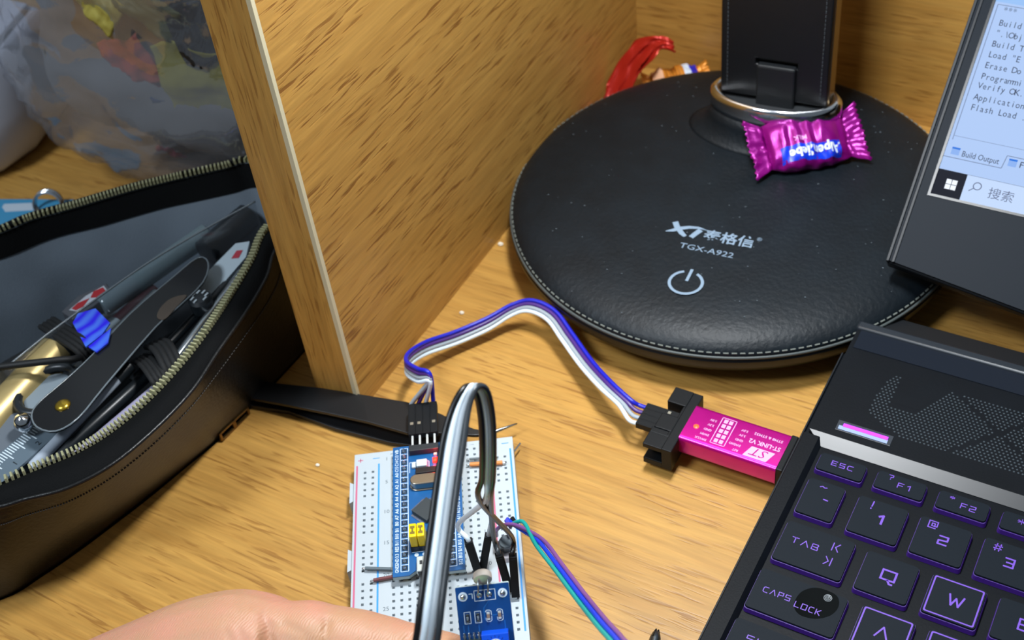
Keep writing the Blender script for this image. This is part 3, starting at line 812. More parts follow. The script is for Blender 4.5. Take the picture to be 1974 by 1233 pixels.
# ------------------------------------------------------------------ blue microcontroller board
pcbm = mat('pcb_blue', '#07558f', .35, mott=(.12, .12)); silk = mat('silkscreen', '#c8d8e4', .6)
mcu = thing('microcontroller_board', 'blue microcontroller circuit board with yellow jumper caps on the breadboard', 'circuit board', (BX, BY, 0), BT)
pcb = MB().prism([(.4, -54.9), (5.6, -54.9), (7.6, -53.4), (16.2, -53.4), (18.2, -54.9), (23.3, -54.9), (23.3, -1.5), (.4, -1.5)], 11.0, 12.6).build('circuit_board', pcbm, mcu)
MB().prism([(.35, -54.95), (5.6, -54.95), (7.6, -53.45), (16.2, -53.45), (18.2, -54.95), (23.35, -54.95), (23.35, -1.45), (.35, -1.45)], 10.95, 12.2).build('board_edge', mat('pcb_edge', '#9fb0b2', .6), pcb)
PU = (4.23, 19.47); PV = [-3.75 - 2.54 * k for k in range(20)]
yl = mat('yellow_plastic', '#d8bf3a', .45)
padm = mat('pad_dark', '#20303c', .4, .3); solder = mat('solder', '#c9cfd0', .22, 1.0)
for u in PU:
    MB().box(u - 1.25, u + 1.25, PV[-1] - 1.3, PV[0] + 1.3, 8.5, 11.0).build('pin_header', yl, mcu, bev=.2)
pad = MB().box(-.85, .85, -.85, .85, 12.58, 12.66).build('pad', padm, pcb)
jnt = MB().lathe([(.62, 12.6), (.5, 12.8), (.32, 13.3), (.28, 13.9), (0, 14.0)], 8).build('solder_joint', solder, pcb, smooth=True)
first = True
for u in PU:
    for v in PV:
        for src in (pad, jnt):
            o = src if first else src.copy()
            if not first: COL.objects.link(o); o.parent = pcb
            o.location = (u * S, v * S, 0)
        first = False
q = MB(); zz = 12.63
for u in PU:
    a, b = u - 1.25, u + 1.25; lo, hi = PV[-1] - 1.27, PV[0] + 1.27
    for x in (a, b): q.box(x - .11, x + .11, lo, hi, 12.6, zz)
    for k in range(21): q.box(a, b, hi - 2.54 * k - .1, hi - 2.54 * k + .1, 12.6, zz)
LT = ['VB', 'C13', 'C14', 'C15', 'A0', 'A1', 'A2', 'A3', 'A4', 'A5', 'A6', 'A7', 'B0', 'B1', 'B10', 'B11', 'RES', '3.3', 'GND', 'GND']
RT = ['3.3', 'GND', '5V', 'B9', 'B8', 'B7', 'B6', 'B5', 'B4', 'B3', 'A15', 'A12', 'A11', 'A10', 'A9', 'A8', 'B15', 'B14', 'B13', 'B12']
for k in range(20):
    for s_, u in ((LT[k], 2.3), (RT[k], 22.5)):
        put_text(q, s_, Matrix.Translation((u, PV[k], 12.64)) @ Matrix.Rotation(math.pi / 2, 4, 'Z'), 1.65, align='CENTER', sx=.82 if len(s_) > 2 else 1.0, bold=.03)
for (x0, x1, y0, y1) in ((6.6, 12.6, -46.4, -46.2), (6.0, 6.2, -13.5, -9.0), (6.2, 12.8, -9.2, -9.0), (12.6, 12.8, -13.5, -9.0)): q.box(x0, x1, y0, y1, 12.6, zz)
for x in (8.0, 10.6):
    q.lathe([(.7, 12.62), (.7, zz), (.45, zz)], 14, x, -47.4)
q.build('silkscreen', silk, pcb)
blk = mat('chip_black', '#22282c', .45)
# crystal can
def stad(cx, cy, L_, r, n=10):
    out = []
    for s_ in (1, -1):
        for k in range(n + 1):
            a = -math.pi / 2 + math.pi * k / n + (0 if s_ > 0 else math.pi); out.append((cx + s_ * (L_ / 2 - r) + r * math.cos(a), cy + r * math.sin(a)))
    return out
cm = mat('crystal_steel', '#b0a899', .28, .95)
c_ = MB(); c_.prism(stad(12.0, -19.3, 11.6, 2.5), 12.6, 13.1); c_.prism(stad(12.0, -19.3, 10.8, 2.1), 13.1, 16.0)
c_.build('crystal', cm, mcu, bev=.3, smooth=40)
# controller chip turned 45 degrees, with four rows of legs
ch = MB().prism([(-3.5, -3.5), (3.5, -3.5), (3.5, 3.5), (-3.5, 3.5)], 12.75, 14.1, .1).build('chip', mat('chip_grey', '#2c3438', .5), mcu)
ch.location = (11.7 * S, -30.6 * S, 0); ch.rotation_euler = (0, 0, math.pi / 4)
lg = MB()
for s_ in range(4):
    R_ = Matrix.Rotation(s_ * math.pi / 2, 4, 'Z')
    for k in range(12):
        x = -2.75 + .5 * k; t_m = MB().box(x - .11, x + .11, 3.4, 4.6, 12.62, 12.9); lg.add([R_ @ v for v in t_m.v], t_m.f)
lg.build('chip_legs', solder, ch, kind='stuff')
# boot jumpers
MB().box(6.4, 11.8, -46.2, -40.2, 12.6, 14.9).build('jumper_header', mat('jh_black', '#14161a', .5), mcu)
yj = mat('jumper_yellow', '#f2d200', .35)
for k, u in enumerate((7.85, 10.4)):
    j = MB(); j.box(u - 1.2, u + 1.2, -45.9, -40.6, 14.0, 20.2); jo = j.build('jumper_cap', yj, mcu, bev=.35, smooth=40)
    MB().box(u - .75, u + .75, -44.9, -43.9, 20.05, 20.24).box(u - .75, u + .75, -42.7, -41.7, 20.05, 20.24).box(u - .3, u + .3, -44, -42.6, 20.05, 20.24).build('cap_slots', mat('cap_contact', '#8f7c3c', .35, .6), jo)
# usb socket
us_ = MB(); us_.box(8.3, 15.4, -55.6, -49.9, 12.6, 15.3); so = us_.build('usb_socket', mat('socket_steel', '#c9d0cc', .35, .35), mcu, bev=.35)
MB().box(9.4, 10.5, -55.75, -55.4, 13.2, 14.2).box(8.6, 15.1, -55.7, -55.5, 13.0, 14.9).build('socket_mouth', blk, so)
MB().box(9.3, 10.2, -53.2, -51.7, 15.25, 15.36).box(11.4, 12.3, -50.2, -49.8, 15.2, 15.36).build('socket_latch', blk, so)
# power led, reset switch, regulator and the four-pin header at the end
rl_ = bpy.data.lights.new('red_led_light', 'POINT'); rl_.energy = .0025; rl_.color = (1, .05, .03); rl_.shadow_soft_size = .0008
rlo = bpy.data.objects.new('red_led_light', rl_); COL.objects.link(rlo); rlo.location = (Matrix.Translation((BX, BY, 0)) @ Matrix.Rotation(BT, 4, 'Z') @ Vector((15, -9.6, 15.2))) * S
MB().box(14.1, 15.9, -10.5, -8.7, 12.6, 13.8).build('power_led', mat('led_red', '#ff2010', .3, emis='#ff1408', es=14), mcu, bev=.2)
MB().box(14.4, 15.6, -7.2, -6.2, 12.6, 13.3).build('status_led', mat('led_unlit', '#cfc4b8', .3), mcu, bev=.2)
MB().box(6.9, 8.3, -12.0, -9.6, 12.6, 13.6).box(8.6, 12.2, -12.4, -9.4, 12.6, 14.4).build('reset_switch', mat('switch_white', '#c6d0d4', .35), mcu, bev=.3)
MB().box(8.3, 15.8, -15.6, -13.2, 12.6, 14.6).build('regulator', mat('reg_black', '#181516', .4), mcu, bev=.2)
MB().box(6.2, 16.4, -6.0, -3.4, 12.6, 15.1).build('swd_header', blk, mcu, bev=.2)
SU = [7.45 + 2.54 * k for k in range(4)]
for u in SU: MB().tube([(u, -4.7, 14.3), (u, 2.0, 14.3)], .4, 8).build('pin', mat('pin_bright', '#e2e4e0', .35, .3), mcu, smooth=40)
# ------------------------------------------------------------------ jumper cables
MBW = Matrix.Translation((BX, BY, 0)) @ Matrix.Rotation(BT, 4, 'Z')
def bw(u, v, z): return MBW @ Vector((u, v, z))
wc_ = {k: mat('wire_' + k, c, .35, spec=.5) for k, c in dict(black='#0b0c0e', white='#d6e5ef', grey='#9aa4ac', dark='#2d3236', blue='#1d22b4', purple='#4a2a78', violet='#7a4c8c', teal='#0d9a92', royal='#0a3ad0').items()}
hous = mat('housing_black', '#0b0e11', .55, spec=.25, bump=(1.2, .05)); win = mat('contact_tin', '#b9b6a6', .35, .8)
def housing(par, base, top, face=None, pin=None, window=True):
    base = Vector(base); top = Vector(top); z = (top - base).normalized()
    f = Vector(face) if face else -CF
    y = (f - z * f.dot(z)).normalized(); x = y.cross(z)
    M = Matrix((x, y, z)).transposed().to_4x4(); M.translation = base
    Lh = (top - base).length
    o = MB().box(-1.24, 1.24, -1.24, 1.24, 0, Lh).box(-.9, .9, 1.2, 1.32, Lh * .45, Lh * .95).xf(M).build('plug_housing', hous, par, bev=.15)
    if window: MB().box(-.55, .55, 1.2, 1.34, Lh * .30, Lh * .38).xf(M).build('contact', win, o)
    if pin: MB().box(-.32, .32, -.32, .32, -pin, .2).xf(M).build('plug_pin', steel, o)
    return o
def wire(par, pts, m, r=.79, n=6): return MB().tube(spl(pts, n), r, 10).build('wire', m, par, smooth=True)
# four-wire ribbon: microcontroller header to programmer
rb = thing('ribbon_cable', 'blue purple grey and white ribbon cable from blue board to magenta stick', 'cable', bw(11, 8, 0))
RO = bw(11, 8, 0)
def rel(p): return Vector(p) - RO
line = [(829, 728, 27), (806, 723, 25), (784, 708, 20), (790, 690, 16), (822, 670, 11), (880, 650, 8), (940, 624, 8), (985, 598, 10), (1022, 589, 12.5), (1062, 607, 12.5), (1092, 647, 11), (1130, 700, 10.5), (1168, 742, 12.5), (1204, 775, 11.6)]
cl = [at(a, b, z) for a, b, z in line]
order = {'white': 0, 'grey': 1, 'purple': 2, 'blue': 3}
ends_b = {'grey': SU[0], 'purple': SU[1], 'white': SU[2], 'blue': SU[3]}
ends_s = {'white': -5.2, 'grey': -2.66, 'purple': -.12, 'blue': 2.42}
for c_, k in order.items():
    P_ = [bw(ends_b[c_], 14.2, 14.3), bw(ends_b[c_], 16.0, 14.9)]
    for i, p in enumerate(cl):
        t = i / (len(cl) - 1)
        o1 = Vector((-.25, .55, .8)); o2 = Vector((.75, .6, .25)); w = min(1, max(0, (t - .45) / .4))
        od = (o1 * (1 - w) + o2 * w).normalized()
        P_.append(p + od * (k - 1.5) * 1.5 * (.55 if i == 0 else 1))
    P_ += [STO + Vector((-19.5, ends_s[c_], 10.6)), STO + Vector((-15.5, ends_s[c_], 10.6))]
    wire(rb, [rel(p) for p in P_], wc_[c_])
for c_, u in ends_b.items():
    housing(rb, rel(bw(u, 1.1, 14.3)), rel(bw(u, 15.2, 14.3)), face=(0, 0, 1), window=(c_ != 'white'))
for c_, y in ends_s.items():
    housing(rb, rel(STO + Vector((-3.4, y, 10.6))), rel(STO + Vector((-16.6, y, 10.6))), face=(0, 0, 1), window=True)
# looped ribbon: breadboard up to the sensor module in the hand
r2 = thing('looped_ribbon_cable', 'black white and grey ribbon cable looping high over the breadboard', 'cable', bw(30, -56, 0))
RO2 = bw(30, -56, 0)
upl = [(816, 1330, 290), (827, 1200, 288), (838, 1110, 290), (850, 1020, 293), (862, 930, 296), (874, 850, 299), (888, 785, 301), (907, 747, 303)]
dnl = [(927, 752, 307), (938, 800, 313), (941, 860, 320), (940, 920, 330), (936, 965, 342)]
plugs = {'white': ((26.9, -54.0, 9.6), (25.6, -52.0, 23.0)), 'grey': ((28.6, -52.6, 9.6), (32.0, -50.6, 22.6)), 'dark': ((36.4, -62.6, 9.6), (34.8, -58.8, 23.4)), 'black': ((38.2, -64.8, 9.8), (39.0, -60.0, 23.8))}
MM = frame(at(877, 1133, d=340), CR * 103 + CU * 11, CU)
for k, c_ in enumerate(('black', 'white', 'grey', 'dark')):
    mx = 3.2 + 2.54 * k; P_ = [MM @ Vector((mx, -46, .9)), MM @ Vector((mx, -54, 1.5)), MM @ Vector((mx - 3, -66, 12)), MM @ Vector((mx * .8 - 9, -66, 32)), MM @ Vector((mx * .6 - 12, -50, 46))]
    housing(r2, MM @ Vector((mx, -34, .9)) - RO2, MM @ Vector((mx, -48, .9)) - RO2, window=False)
    for i, (a, b, d) in enumerate(upl):
        lat = CR * ((k - 1.5) * 1.56) + CU * ((k - 1.5) * -.1)
        if i >= 6: lat = CR * ((k - 1.5) * (1.2 if i == 6 else .9)) + CF * ((k - 1.5) * .5)
        P_.append(at(a, b, d=d) + lat)
    for i, (a, b, d) in enumerate(dnl):
        j = {'black': -1.5, 'white': -.3, 'grey': .5, 'dark': 1.4}[c_]
        P_.append(at(a, b, d=d) + CR * (j * .95) + CF * (abs(k - 1.5) * -.4 + k * .3))
    b_, t_p = plugs[c_]; B_ = bw(*b_); T_ = bw(*t_p)
    P_ += [T_ + (T_ - B_).normalized() * 7 + (CR * -1.5 if c_ == 'white' else Vector()), T_ + (T_ - B_).normalized() * 1.0, T_ - (T_ - B_).normalized() * 2]
    wire(r2, [p - RO2 for p in P_], wc_[c_])
    housing(r2, B_ - RO2, T_ - RO2, pin=3.0, window=False)
# three loose wires leaving the breadboard to the right
r3 = thing('three_wire_cable', 'teal blue and violet wires running from the breadboard edge over the desk', 'cable', bw(37, -44, 0))
RO3 = bw(37, -44, 0)
for c_, k, st_ in (('violet', 1, [(957, 1032, 11), (958, 1020, 17), (975, 1011, 22), (1000, 1014, 24)]), ('royal', 0, [(978, 1000, 19), (992, 1012, 21), (1012, 1025, 23)]), ('teal', -1, [(985, 1012, 20), (998, 1005, 23), (1012, 1009, 25)])):
    P_ = [at(*q) for q in st_]
    for (a, b, z) in [(1040, 1045, 29), (1078, 1094, 38), (1120, 1150, 52), (1160, 1200, 66), (1195, 1240, 80), (1250, 1320, 105)]:
        P_.append(at(a, b, z) + (CR * .86 + CU * .5) * (k * 1.3))
    P_ += [Vector((172 + k * 1.4, -152, 82)), Vector((166 + k * 1.4, -192, 36)), Vector((150 + k * 1.5, -232, 4)), Vector((138 + k * 1.6, -290, 1.2))]
    wire(r3, [p - RO3 for p in P_], wc_[c_], .66)
for (px, py) in ((976, 1002), (987, 998)):
    q = at(px, py, 20); MB().tube([q - RO3, at(px + 9, py + 13, 20) - RO3], .75, 8).build('plug_sleeve', hous if px > 980 else mat('sleeve_blue', '#4343b8', .4), r3, smooth=40)
# little potentiometer under those wires
pot = thing('trim_potentiometer', 'small silver and grey trimmer knob plugged into the breadboard rail', 'potentiometer', (BX, BY, 0), BT)
MB().prism(rrect(33.4, 38.6, -51.4, -44.6, .6), 8.4, 10.6, .3).build('pot_body', mat('pot_white', '#b9b2b6', .45), pot, bev=.2)
kb = MB().prism([(3.2 * math.cos(a), 3.0 * math.sin(a)) for a in [2 * math.pi * k / 8 for k in range(8)]], 0, 5.4, .7).xf(Matrix.Translation((36.8, -46.0, 9.8)) @ Matrix.Rotation(.35, 4, 'X') @ Matrix.Rotation(.5, 4, 'Z')).build('pot_knob', mat('pot_metal', '#5c666c', .28, .55), pot, bev=.3)
MB().lathe([(.9, 8.4), (.9, 12.6), (.5, 13.2), (0, 13.2)], 12, 33.6, -46.2).build('pot_terminal', mat('pot_pink', '#c9a9b0', .4), pot, smooth=40)

# ------------------------------------------------------------------ light sensor module held in the hand
smod = thing('light_sensor_module', 'small blue sensor board with photoresistor and blue trimmer held by hand', 'circuit board', mat=mm(MM))
navy = mat('pcb_navy', '#093d78', .32, mott=(.15, .15))
sp_ = MB().prism(rrect(0, 14, -32, 0, .3), -1.5, 0).build('circuit_board', navy, smod)
MB().prism(rrect(-.06, 14.06, -32.06, .06, .3), -1.55, -.35).build('board_edge', mat('pcb_edge_pale', '#b7c8c4', .6), sp_)
q = MB()
for x, y in ((1.8, -2.5), (12.2, -2.5)):
    q.lathe([(1.22, 0), (1.22, .04), (1.06, .04)], 28, x, y)
def sk(pts, w=.17):
    for a, b in zip(pts[:-1], pts[1:]):
        a = Vector(a); b = Vector(b); t = (b - a).normalized(); n_ = Vector((-t.y, t.x)) * w / 2; e = t * w * .5
        q.add([(v.x, v.y, .035) for v in (a - e + n_, a - e - n_, b + e - n_, b + e + n_)], [(0, 1, 2, 3)])
sk([(3.45, -1.95), (4.25, -1.95), (4.25, -3.1)], .2)
sk([(4.8, -1.25), (10.25, -1.25), (10.25, -3.95), (4.8, -3.95), (4.8, -1.25)]); sk([(7.5, -1.25), (7.5, -3.95)])
for x in (2.45, 5.2): sk([(x - .8, -6.6), (x + .8, -6.6), (x + .8, -9.6), (x - .8, -9.6), (x - .8, -6.6)])
for x in (8.0, 10.95): sk([(x + .2, -6.6), (x - .5, -6.6), (x - .75, -7.0)]); sk([(x + .2, -6.6), (x + .7, -6.9), (x + .75, -7.9)]); sk([(x + .75, -8.3), (x + .7, -9.3), (x + .3, -9.6), (x - .4, -9.6), (x - .75, -9.2), (x - .75, -8.6)])
q.build('silkscreen', silk, sp_)
tr = MB(); 
for pts in ([(8.6, -3.9), (6.9, -6.0), (6.9, -9.0)], [(12.0, -9.6), (12.0, -11.8)], [(9, -8), (10.4, -7.9)], [(1.2, -10), (1.2, -12)], [(2.4, -10), (2.4, -12)], [(5.2, -10), (5.2, -12)]):
    for a, b in zip(pts[:-1], pts[1:]):
        a = Vector(a); b = Vector(b); t = (b - a).normalized(); n_ = Vector((-t.y, t.x)) * .13
        tr.add([(v.x, v.y, .012) for v in (a + n_, a - n_, b - n_, b + n_)], [(0, 1, 2, 3)])
tr.build('copper_tracks', mat('track_blue', '#155aa0', .35), sp_)
for x, y in ((1.8, -2.5), (12.2, -2.5)): MB().lathe([(.78, 0), (.7, .3), (.4, .55), (0, .62)], 16, x, y).build('solder_joint', solder, sp_, smooth=True)
for x in (6.1, 8.65): MB().lathe([(.85, 0), (.7, .2), (.35, .5), (0, .55)], 16, x, -2.6).build('solder_joint', solder, sp_, smooth=True)
for x in (2.45, 5.2):
    r_ = MB().box(x - .42, x + .42, -8.9, -7.3, 0, .5).build('resistor', mat('res_black', '#10161a', .4), smod)
    qq = MB().box(x - .42, x + .42, -7.3, -7.0, 0, .5).box(x - .42, x + .42, -9.2, -8.9, 0, .5).build('terminal', solder, r_)
    qq = MB(); put_text(qq, '103', Matrix.Translation((x + .25, -8.75, .51)) @ Matrix.Rotation(math.pi / 2, 4, 'Z'), .75); qq.build('value_print', silk, r_)
for x in (8.0, 10.95):
    r_ = MB().box(x - .5, x + .3, -8.6, -7.5, 0, .6).build('capacitor', mat('cap_tan', '#8d7564', .4), smod, bev=.06)
    MB().box(x - .5, x + .3, -7.5, -7.05, 0, .6).box(x - .5, x + .3, -9.05, -8.6, 0, .6).build('terminal', mat('cap_tin', '#d9dcd8', .35, .4), r_)
MB().box(.6, 5.5, -18.4, -13.6, .15, 1.7).build('chip', mat('chip_teal', '#1c2c30', .45), smod, bev=.1)
for k in range(4): MB().box(.95 + 1.27 * k, 1.45 + 1.27 * k, -13.8, -11.9, .02, .5).box(.8 + 1.27 * k, 1.6 + 1.27 * k, -13.2, -12.6, 0, .25).build('chip_leg', solder, smod, bev=.1)
tp = MB().box(5.7, 12.7, -18.8, -11.8, 0, 4.6).build('trimmer', mat('trim_blue', '#0b4fd6', .35), smod, bev=.2)
MB().lathe([(2.0, 4.55), (2.0, 4.75), (1.6, 4.8), (1.4, 4.5), (0, 4.5)], 24, 9.2, -15.1).build('trimmer_screw', mat('screw_white', '#cfd0c8', .4), tp, smooth=40)
MB().box(7.5, 10.9, -15.4, -14.8, 4.6, 4.86).box(8.9, 9.5, -16.8, -13.4, 4.6, 4.86).build('screw_slot', blk, tp)  # black cross laid on the screw, the slot's shade painted rather than cut
q = MB()
for k in range(11):
    a = math.radians(200 - 22 * k); q.add([(9.2 + r * math.cos(a + d), -15.1 + r * math.sin(a + d), 4.63) for r, d in ((2.3, -.03), (2.9, -.03), (2.9, .03), (2.3, .03))], [(0, 1, 2, 3)])
fixn(q.build('trimmer_scale', mat('scale_ink', '#062a86', .5), tp))
MB().box(1.2, 2.6, -23.5, -21.9, 0, .8).build('power_led', mat('led_green', '#20ff60', .3, emis='#10ff50', es=22), smod, bev=.1)
gl_ = bpy.data.lights.new('green_led_offscreen', 'POINT'); gl_.energy = .006; gl_.color = (.03, 1, .2); gl_.shadow_soft_size = .0008
glo = bpy.data.objects.new('green_led_offscreen', gl_); COL.objects.link(glo); glo.location = (MM @ Vector((1.9, -22.7, 2.2))) * S
for k in range(4): MB().box(3.2 + 2.54 * k - .3, 3.2 + 2.54 * k + .3, -38, -30.5, .6, 1.2).build('pin', solder, smod)
# photoresistor disc on two bent legs
ax_l = Vector((.04, .72, -.69)).normalized(); Ml2 = frame((7.45, 1.4, .9), (1, 0, 0), ax_l.cross(Vector((1, 0, 0))))
MB().lathe([(2.15, 0), (2.4, .15), (2.45, .7), (2.4, 1.9), (2.1, 2.2), (0, 2.25)], 36).xf(Ml2).build('photoresistor', mat('ldr_ceramic', '#c9bdb0', .5, mott=(.5, .12)), smod, smooth=50)
for x in (6.1, 8.65): MB().tube(spl([(x, -2.6, .3), (x - .1, -1.6, 1.3), (x + .05, .2, 1.7), (x + .1, 1.8, 1.0)], 5), .24, 8).build('sensor_leg', steel, smod, smooth=True)
# ------------------------------------------------------------------ hand holding the module
skin = bpy.data.materials.new('skin'); skin.use_nodes = True
nt = skin.node_tree; b = nt.nodes['Principled BSDF']; Lk = nt.links.new
tc = N(nt, 'ShaderNodeTexCoord')
n1 = N(nt, 'ShaderNodeTexNoise'); n1.inputs['Scale'].default_value = 60; n1.inputs['Detail'].default_value = 4
Lk(tc.outputs['Object'], n1.inputs['Vector'])
rp = N(nt, 'ShaderNodeValToRGB'); rp.color_ramp.elements[0].position = .35; rp.color_ramp.elements[1].position = .66
rp.color_ramp.elements[0].color = lin('#bd8f6e'); rp.color_ramp.elements[1].color = lin('#c98d75')
Lk(n1.outputs['Fac'], rp.inputs['Fac']); Lk(rp.outputs['Color'], b.inputs['Base Color'])
n2 = N(nt, 'ShaderNodeTexNoise'); n2.inputs['Scale'].default_value = 900; n2.inputs['Detail'].default_value = 3
Lk(tc.outputs['Object'], n2.inputs['Vector'])
w2 = N(nt, 'ShaderNodeTexWave'); w2.inputs['Scale'].default_value = 420; w2.inputs['Distortion'].default_value = 6; w2.inputs['Detail'].default_value = 1.5
Lk(tc.outputs['Object'], w2.inputs['Vector'])
ad = N(nt, 'ShaderNodeMath', operation='ADD'); Lk(n2.outputs['Fac'], ad.inputs[0]); Lk(w2.outputs['Fac'], ad.inputs[1])
bp = N(nt, 'ShaderNodeBump'); bp.inputs['Strength'].default_value = .18; bp.inputs['Distance'].default_value = .0004
Lk(ad.outputs[0], bp.inputs['Height']); Lk(bp.outputs['Normal'], b.inputs['Normal'])
b.inputs['Roughness'].default_value = .5; b.inputs['Subsurface Weight'].default_value = .25
b.inputs['Subsurface Radius'].default_value = (1, .3, .18); b.inputs['Subsurface Scale'].default_value = .003
HD = 356.0
def hp(px, py, d=HD): return at(px, py, d=d)
K = HD / FPX                     # mm per photograph pixel at the hand's depth
hb_ = MB()
def limb(pts, n=7, seg=20):
    """pts: (px, py, depth, radius mm)"""
    c = spl([Vector((*hp(a, b_, d), )) for a, b_, d, r in pts], n); rr = []
    m_ = len(pts)
    for i in range(m_ - 1):
        for k in range(n):
            t = k / n; t = t * t * (3 - 2 * t); rr.append(pts[i][3] * (1 - t) + pts[i + 1][3] * t)
    rr.append(pts[-1][3])
    hb_.tube(c, rr, seg)
# forearm and heel of the hand entering from the lower left, then the index finger running right
limb([(-170, 1560, 372, 27), (40, 1462, 368, 25.5), (230, 1380, 364, 23.0), (360, 1314, 360, 21.5), (455, 1281, 358, 20.5), (530, 1288, 356, 19)])
# palm below the frame
limb([(330, 1400, 362, 24), (450, 1440, 362, 27), (560, 1470, 364, 26), (640, 1480, 366, 22)])
limb([(420, 1320, 358, 18), (520, 1350, 357, 19), (620, 1400, 360, 17)])
# index finger, slightly bent at its joints, its end behind the module
def finger(js):
    limb(js, 8, 20)
finger([(468, 1244, 357, 13.5), (530, 1240, 355, 12.0), (556, 1241, 354.5, 11.6), (600, 1242, 354, 11.9), (640, 1246, 353.5, 11.1), (690, 1253, 353, 11.0), (745, 1261, 353, 10.2), (786, 1266, 352.5, 9.2), (830, 1275, 352, 8.9), (880, 1288, 351, 8.6), (925, 1319, 350, 7.6), (955, 1328, 350, 5.5), (966, 1331, 350, 2.5)])
finger([(560, 1420, 360, 11), (640, 1418, 352, 10.4), (720, 1424, 346, 9.6), (800, 1428, 346, 9.0), (870, 1425, 349, 8.4), (920, 1420, 351, 6.6), (940, 1417, 352, 3)])
finger([(560, 1500, 364, 10.5), (640, 1510, 354, 10), (720, 1520, 345, 9.2), (790, 1520, 343, 8.6), (850, 1515, 347, 7.6), (890, 1510, 350, 4)])
finger([(540, 1570, 368, 9.5), (620, 1590, 356, 8.6), (690, 1600, 349, 7.8), (750, 1600, 347, 6.8), (790, 1598, 350, 3)])
# thumb closing on the module from the camera side, below the frame
finger([(440, 1480, 350, 14), (560, 1520, 330, 12), (680, 1500, 318, 10.5), (790, 1450, 316, 9.6), (870, 1412, 322, 8.6), (915, 1396, 327, 5.5)])
HO = hp(455, 1300)
hb_.xf(Matrix.Translation(-HO))
hand = thing('person', 'bare forearm and hand of a person holding the small sensor board', 'person', HO)
ho = hb_.build('hand', skin, hand, smooth=True)
q = ho.modifiers.new('union', 'REMESH'); q.mode = 'VOXEL'; q.voxel_size = .0008; q.use_smooth_shade = True
q = ho.modifiers.new('soft', 'SMOOTH'); q.factor = .5; q.iterations = 9
# skin folds: carve by displacing towards the hand's inside along fold lines
dg = bpy.context.evaluated_depsgraph_get()
hm = bpy.data.meshes.new_from_object(ho.evaluated_get(dg))
folds = [([(521, 1172), (524, 1180), (532, 1200), (541, 1240)], 1.2, 1.3), ([(637, 1182), (640, 1192), (641, 1215), (640, 1245)], .75, 1.0), ([(793, 1212), (788, 1220), (783, 1240)], .8, 1.1), ([(644, 1184), (638, 1196)], .5, .8),
         ([(480, 1190), (500, 1220), (510, 1245)], .35, .9), ([(455, 1190), (480, 1225), (490, 1245)], .3, .9), ([(560, 1185), (600, 1200), (625, 1240)], .35, 1.0)]
fl_ = [([hp(a, b_) - HO for a, b_ in f], d, w) for f, d, w in folds]
def segd(p, a, b_):
    ab = b_ - a; t = max(0, min(1, (p - a).dot(ab) / ab.length_squared)); return (p - (a + ab * t))
for v in hm.vertices:
    p = v.co / S
    if (v.normal.dot(-CF)) < -.2: continue
    for f, d, w in fl_:
        best = 1e9
        for a, b_ in zip(f[:-1], f[1:]):
            r = segd(p, a, b_); r = r - CF * r.dot(CF); best = min(best, r.length)
        if best < w * 3.2: v.co += CF * (S * d * math.exp(-(best / w) ** 2))
old = ho.data; ho.modifiers.clear(); ho.data = hm; hm.shade_smooth(); bpy.data.meshes.remove(old)
if not hm.materials: hm.materials.append(skin)

# ------------------------------------------------------------------ tweezers and small things
tw_m = mat('tweezer_black', '#0d0e10', .45, bump=(1.0, .05))
TO = at(600, 770, 3)
tw = thing('tweezers', 'black tweezers with bent bare metal tip lying behind the breadboard', 'tweezers', (TO.x, TO.y, 0))
TT = Vector((TO.x, TO.y, 0))
def arm(rows, th, m, name):
    q = MB(); vs = []
    for (a, b_, c, d, z) in rows:
        for z2 in (z, z - th): vs += [at(a, b_, z) + Vector((0, 0, z2 - z)) - TT, at(c, d, z) + Vector((0, 0, z2 - z)) - TT]
    fs = []
    for i in range(len(rows) - 1):
        k = 4 * i; l = k + 4
        fs += [(k, k + 1, l + 1, l), (k + 2, l + 2, l + 3, k + 3), (k, l, l + 2, k + 2), (k + 1, k + 3, l + 3, l + 1)]
    k = 4 * (len(rows) - 1); fs += [(0, 2, 3, 1), (k, k + 1, k + 3, k + 2)]
    q.add(vs, fs); return fixn(q.build(name, m, tw, bev=.25))
arm([(440, 722, 445, 760, 5), (535, 738, 545, 778, 7), (620, 747, 630, 795, 8), (700, 760, 708, 812, 9), (785, 774, 785, 834, 9), (850, 797, 845, 834, 8.5), (885, 815, 885, 836, 8), (915, 826, 912, 838, 7.5), (938, 829, 938, 837, 7)], 1.4, tw_m, 'upper_arm')
arm([(440, 745, 445, 775, 2.2), (545, 760, 555, 792, 2.2), (640, 785, 645, 825, 2.2), (760, 815, 750, 852, 2.2), (830, 828, 820, 862, 2.2), (880, 838, 878, 852, 2.2)], 2.0, tw_m, 'lower_arm')
MB().tube([at(932, 833, 6.6) - TT, at(952, 832, 6.4) - TT, at(975, 824, 6.2) - TT, at(997, 816, 6.0) - TT], [.85, .75, .55, .25], 8).build('bare_tip', steel, tw, smooth=True)
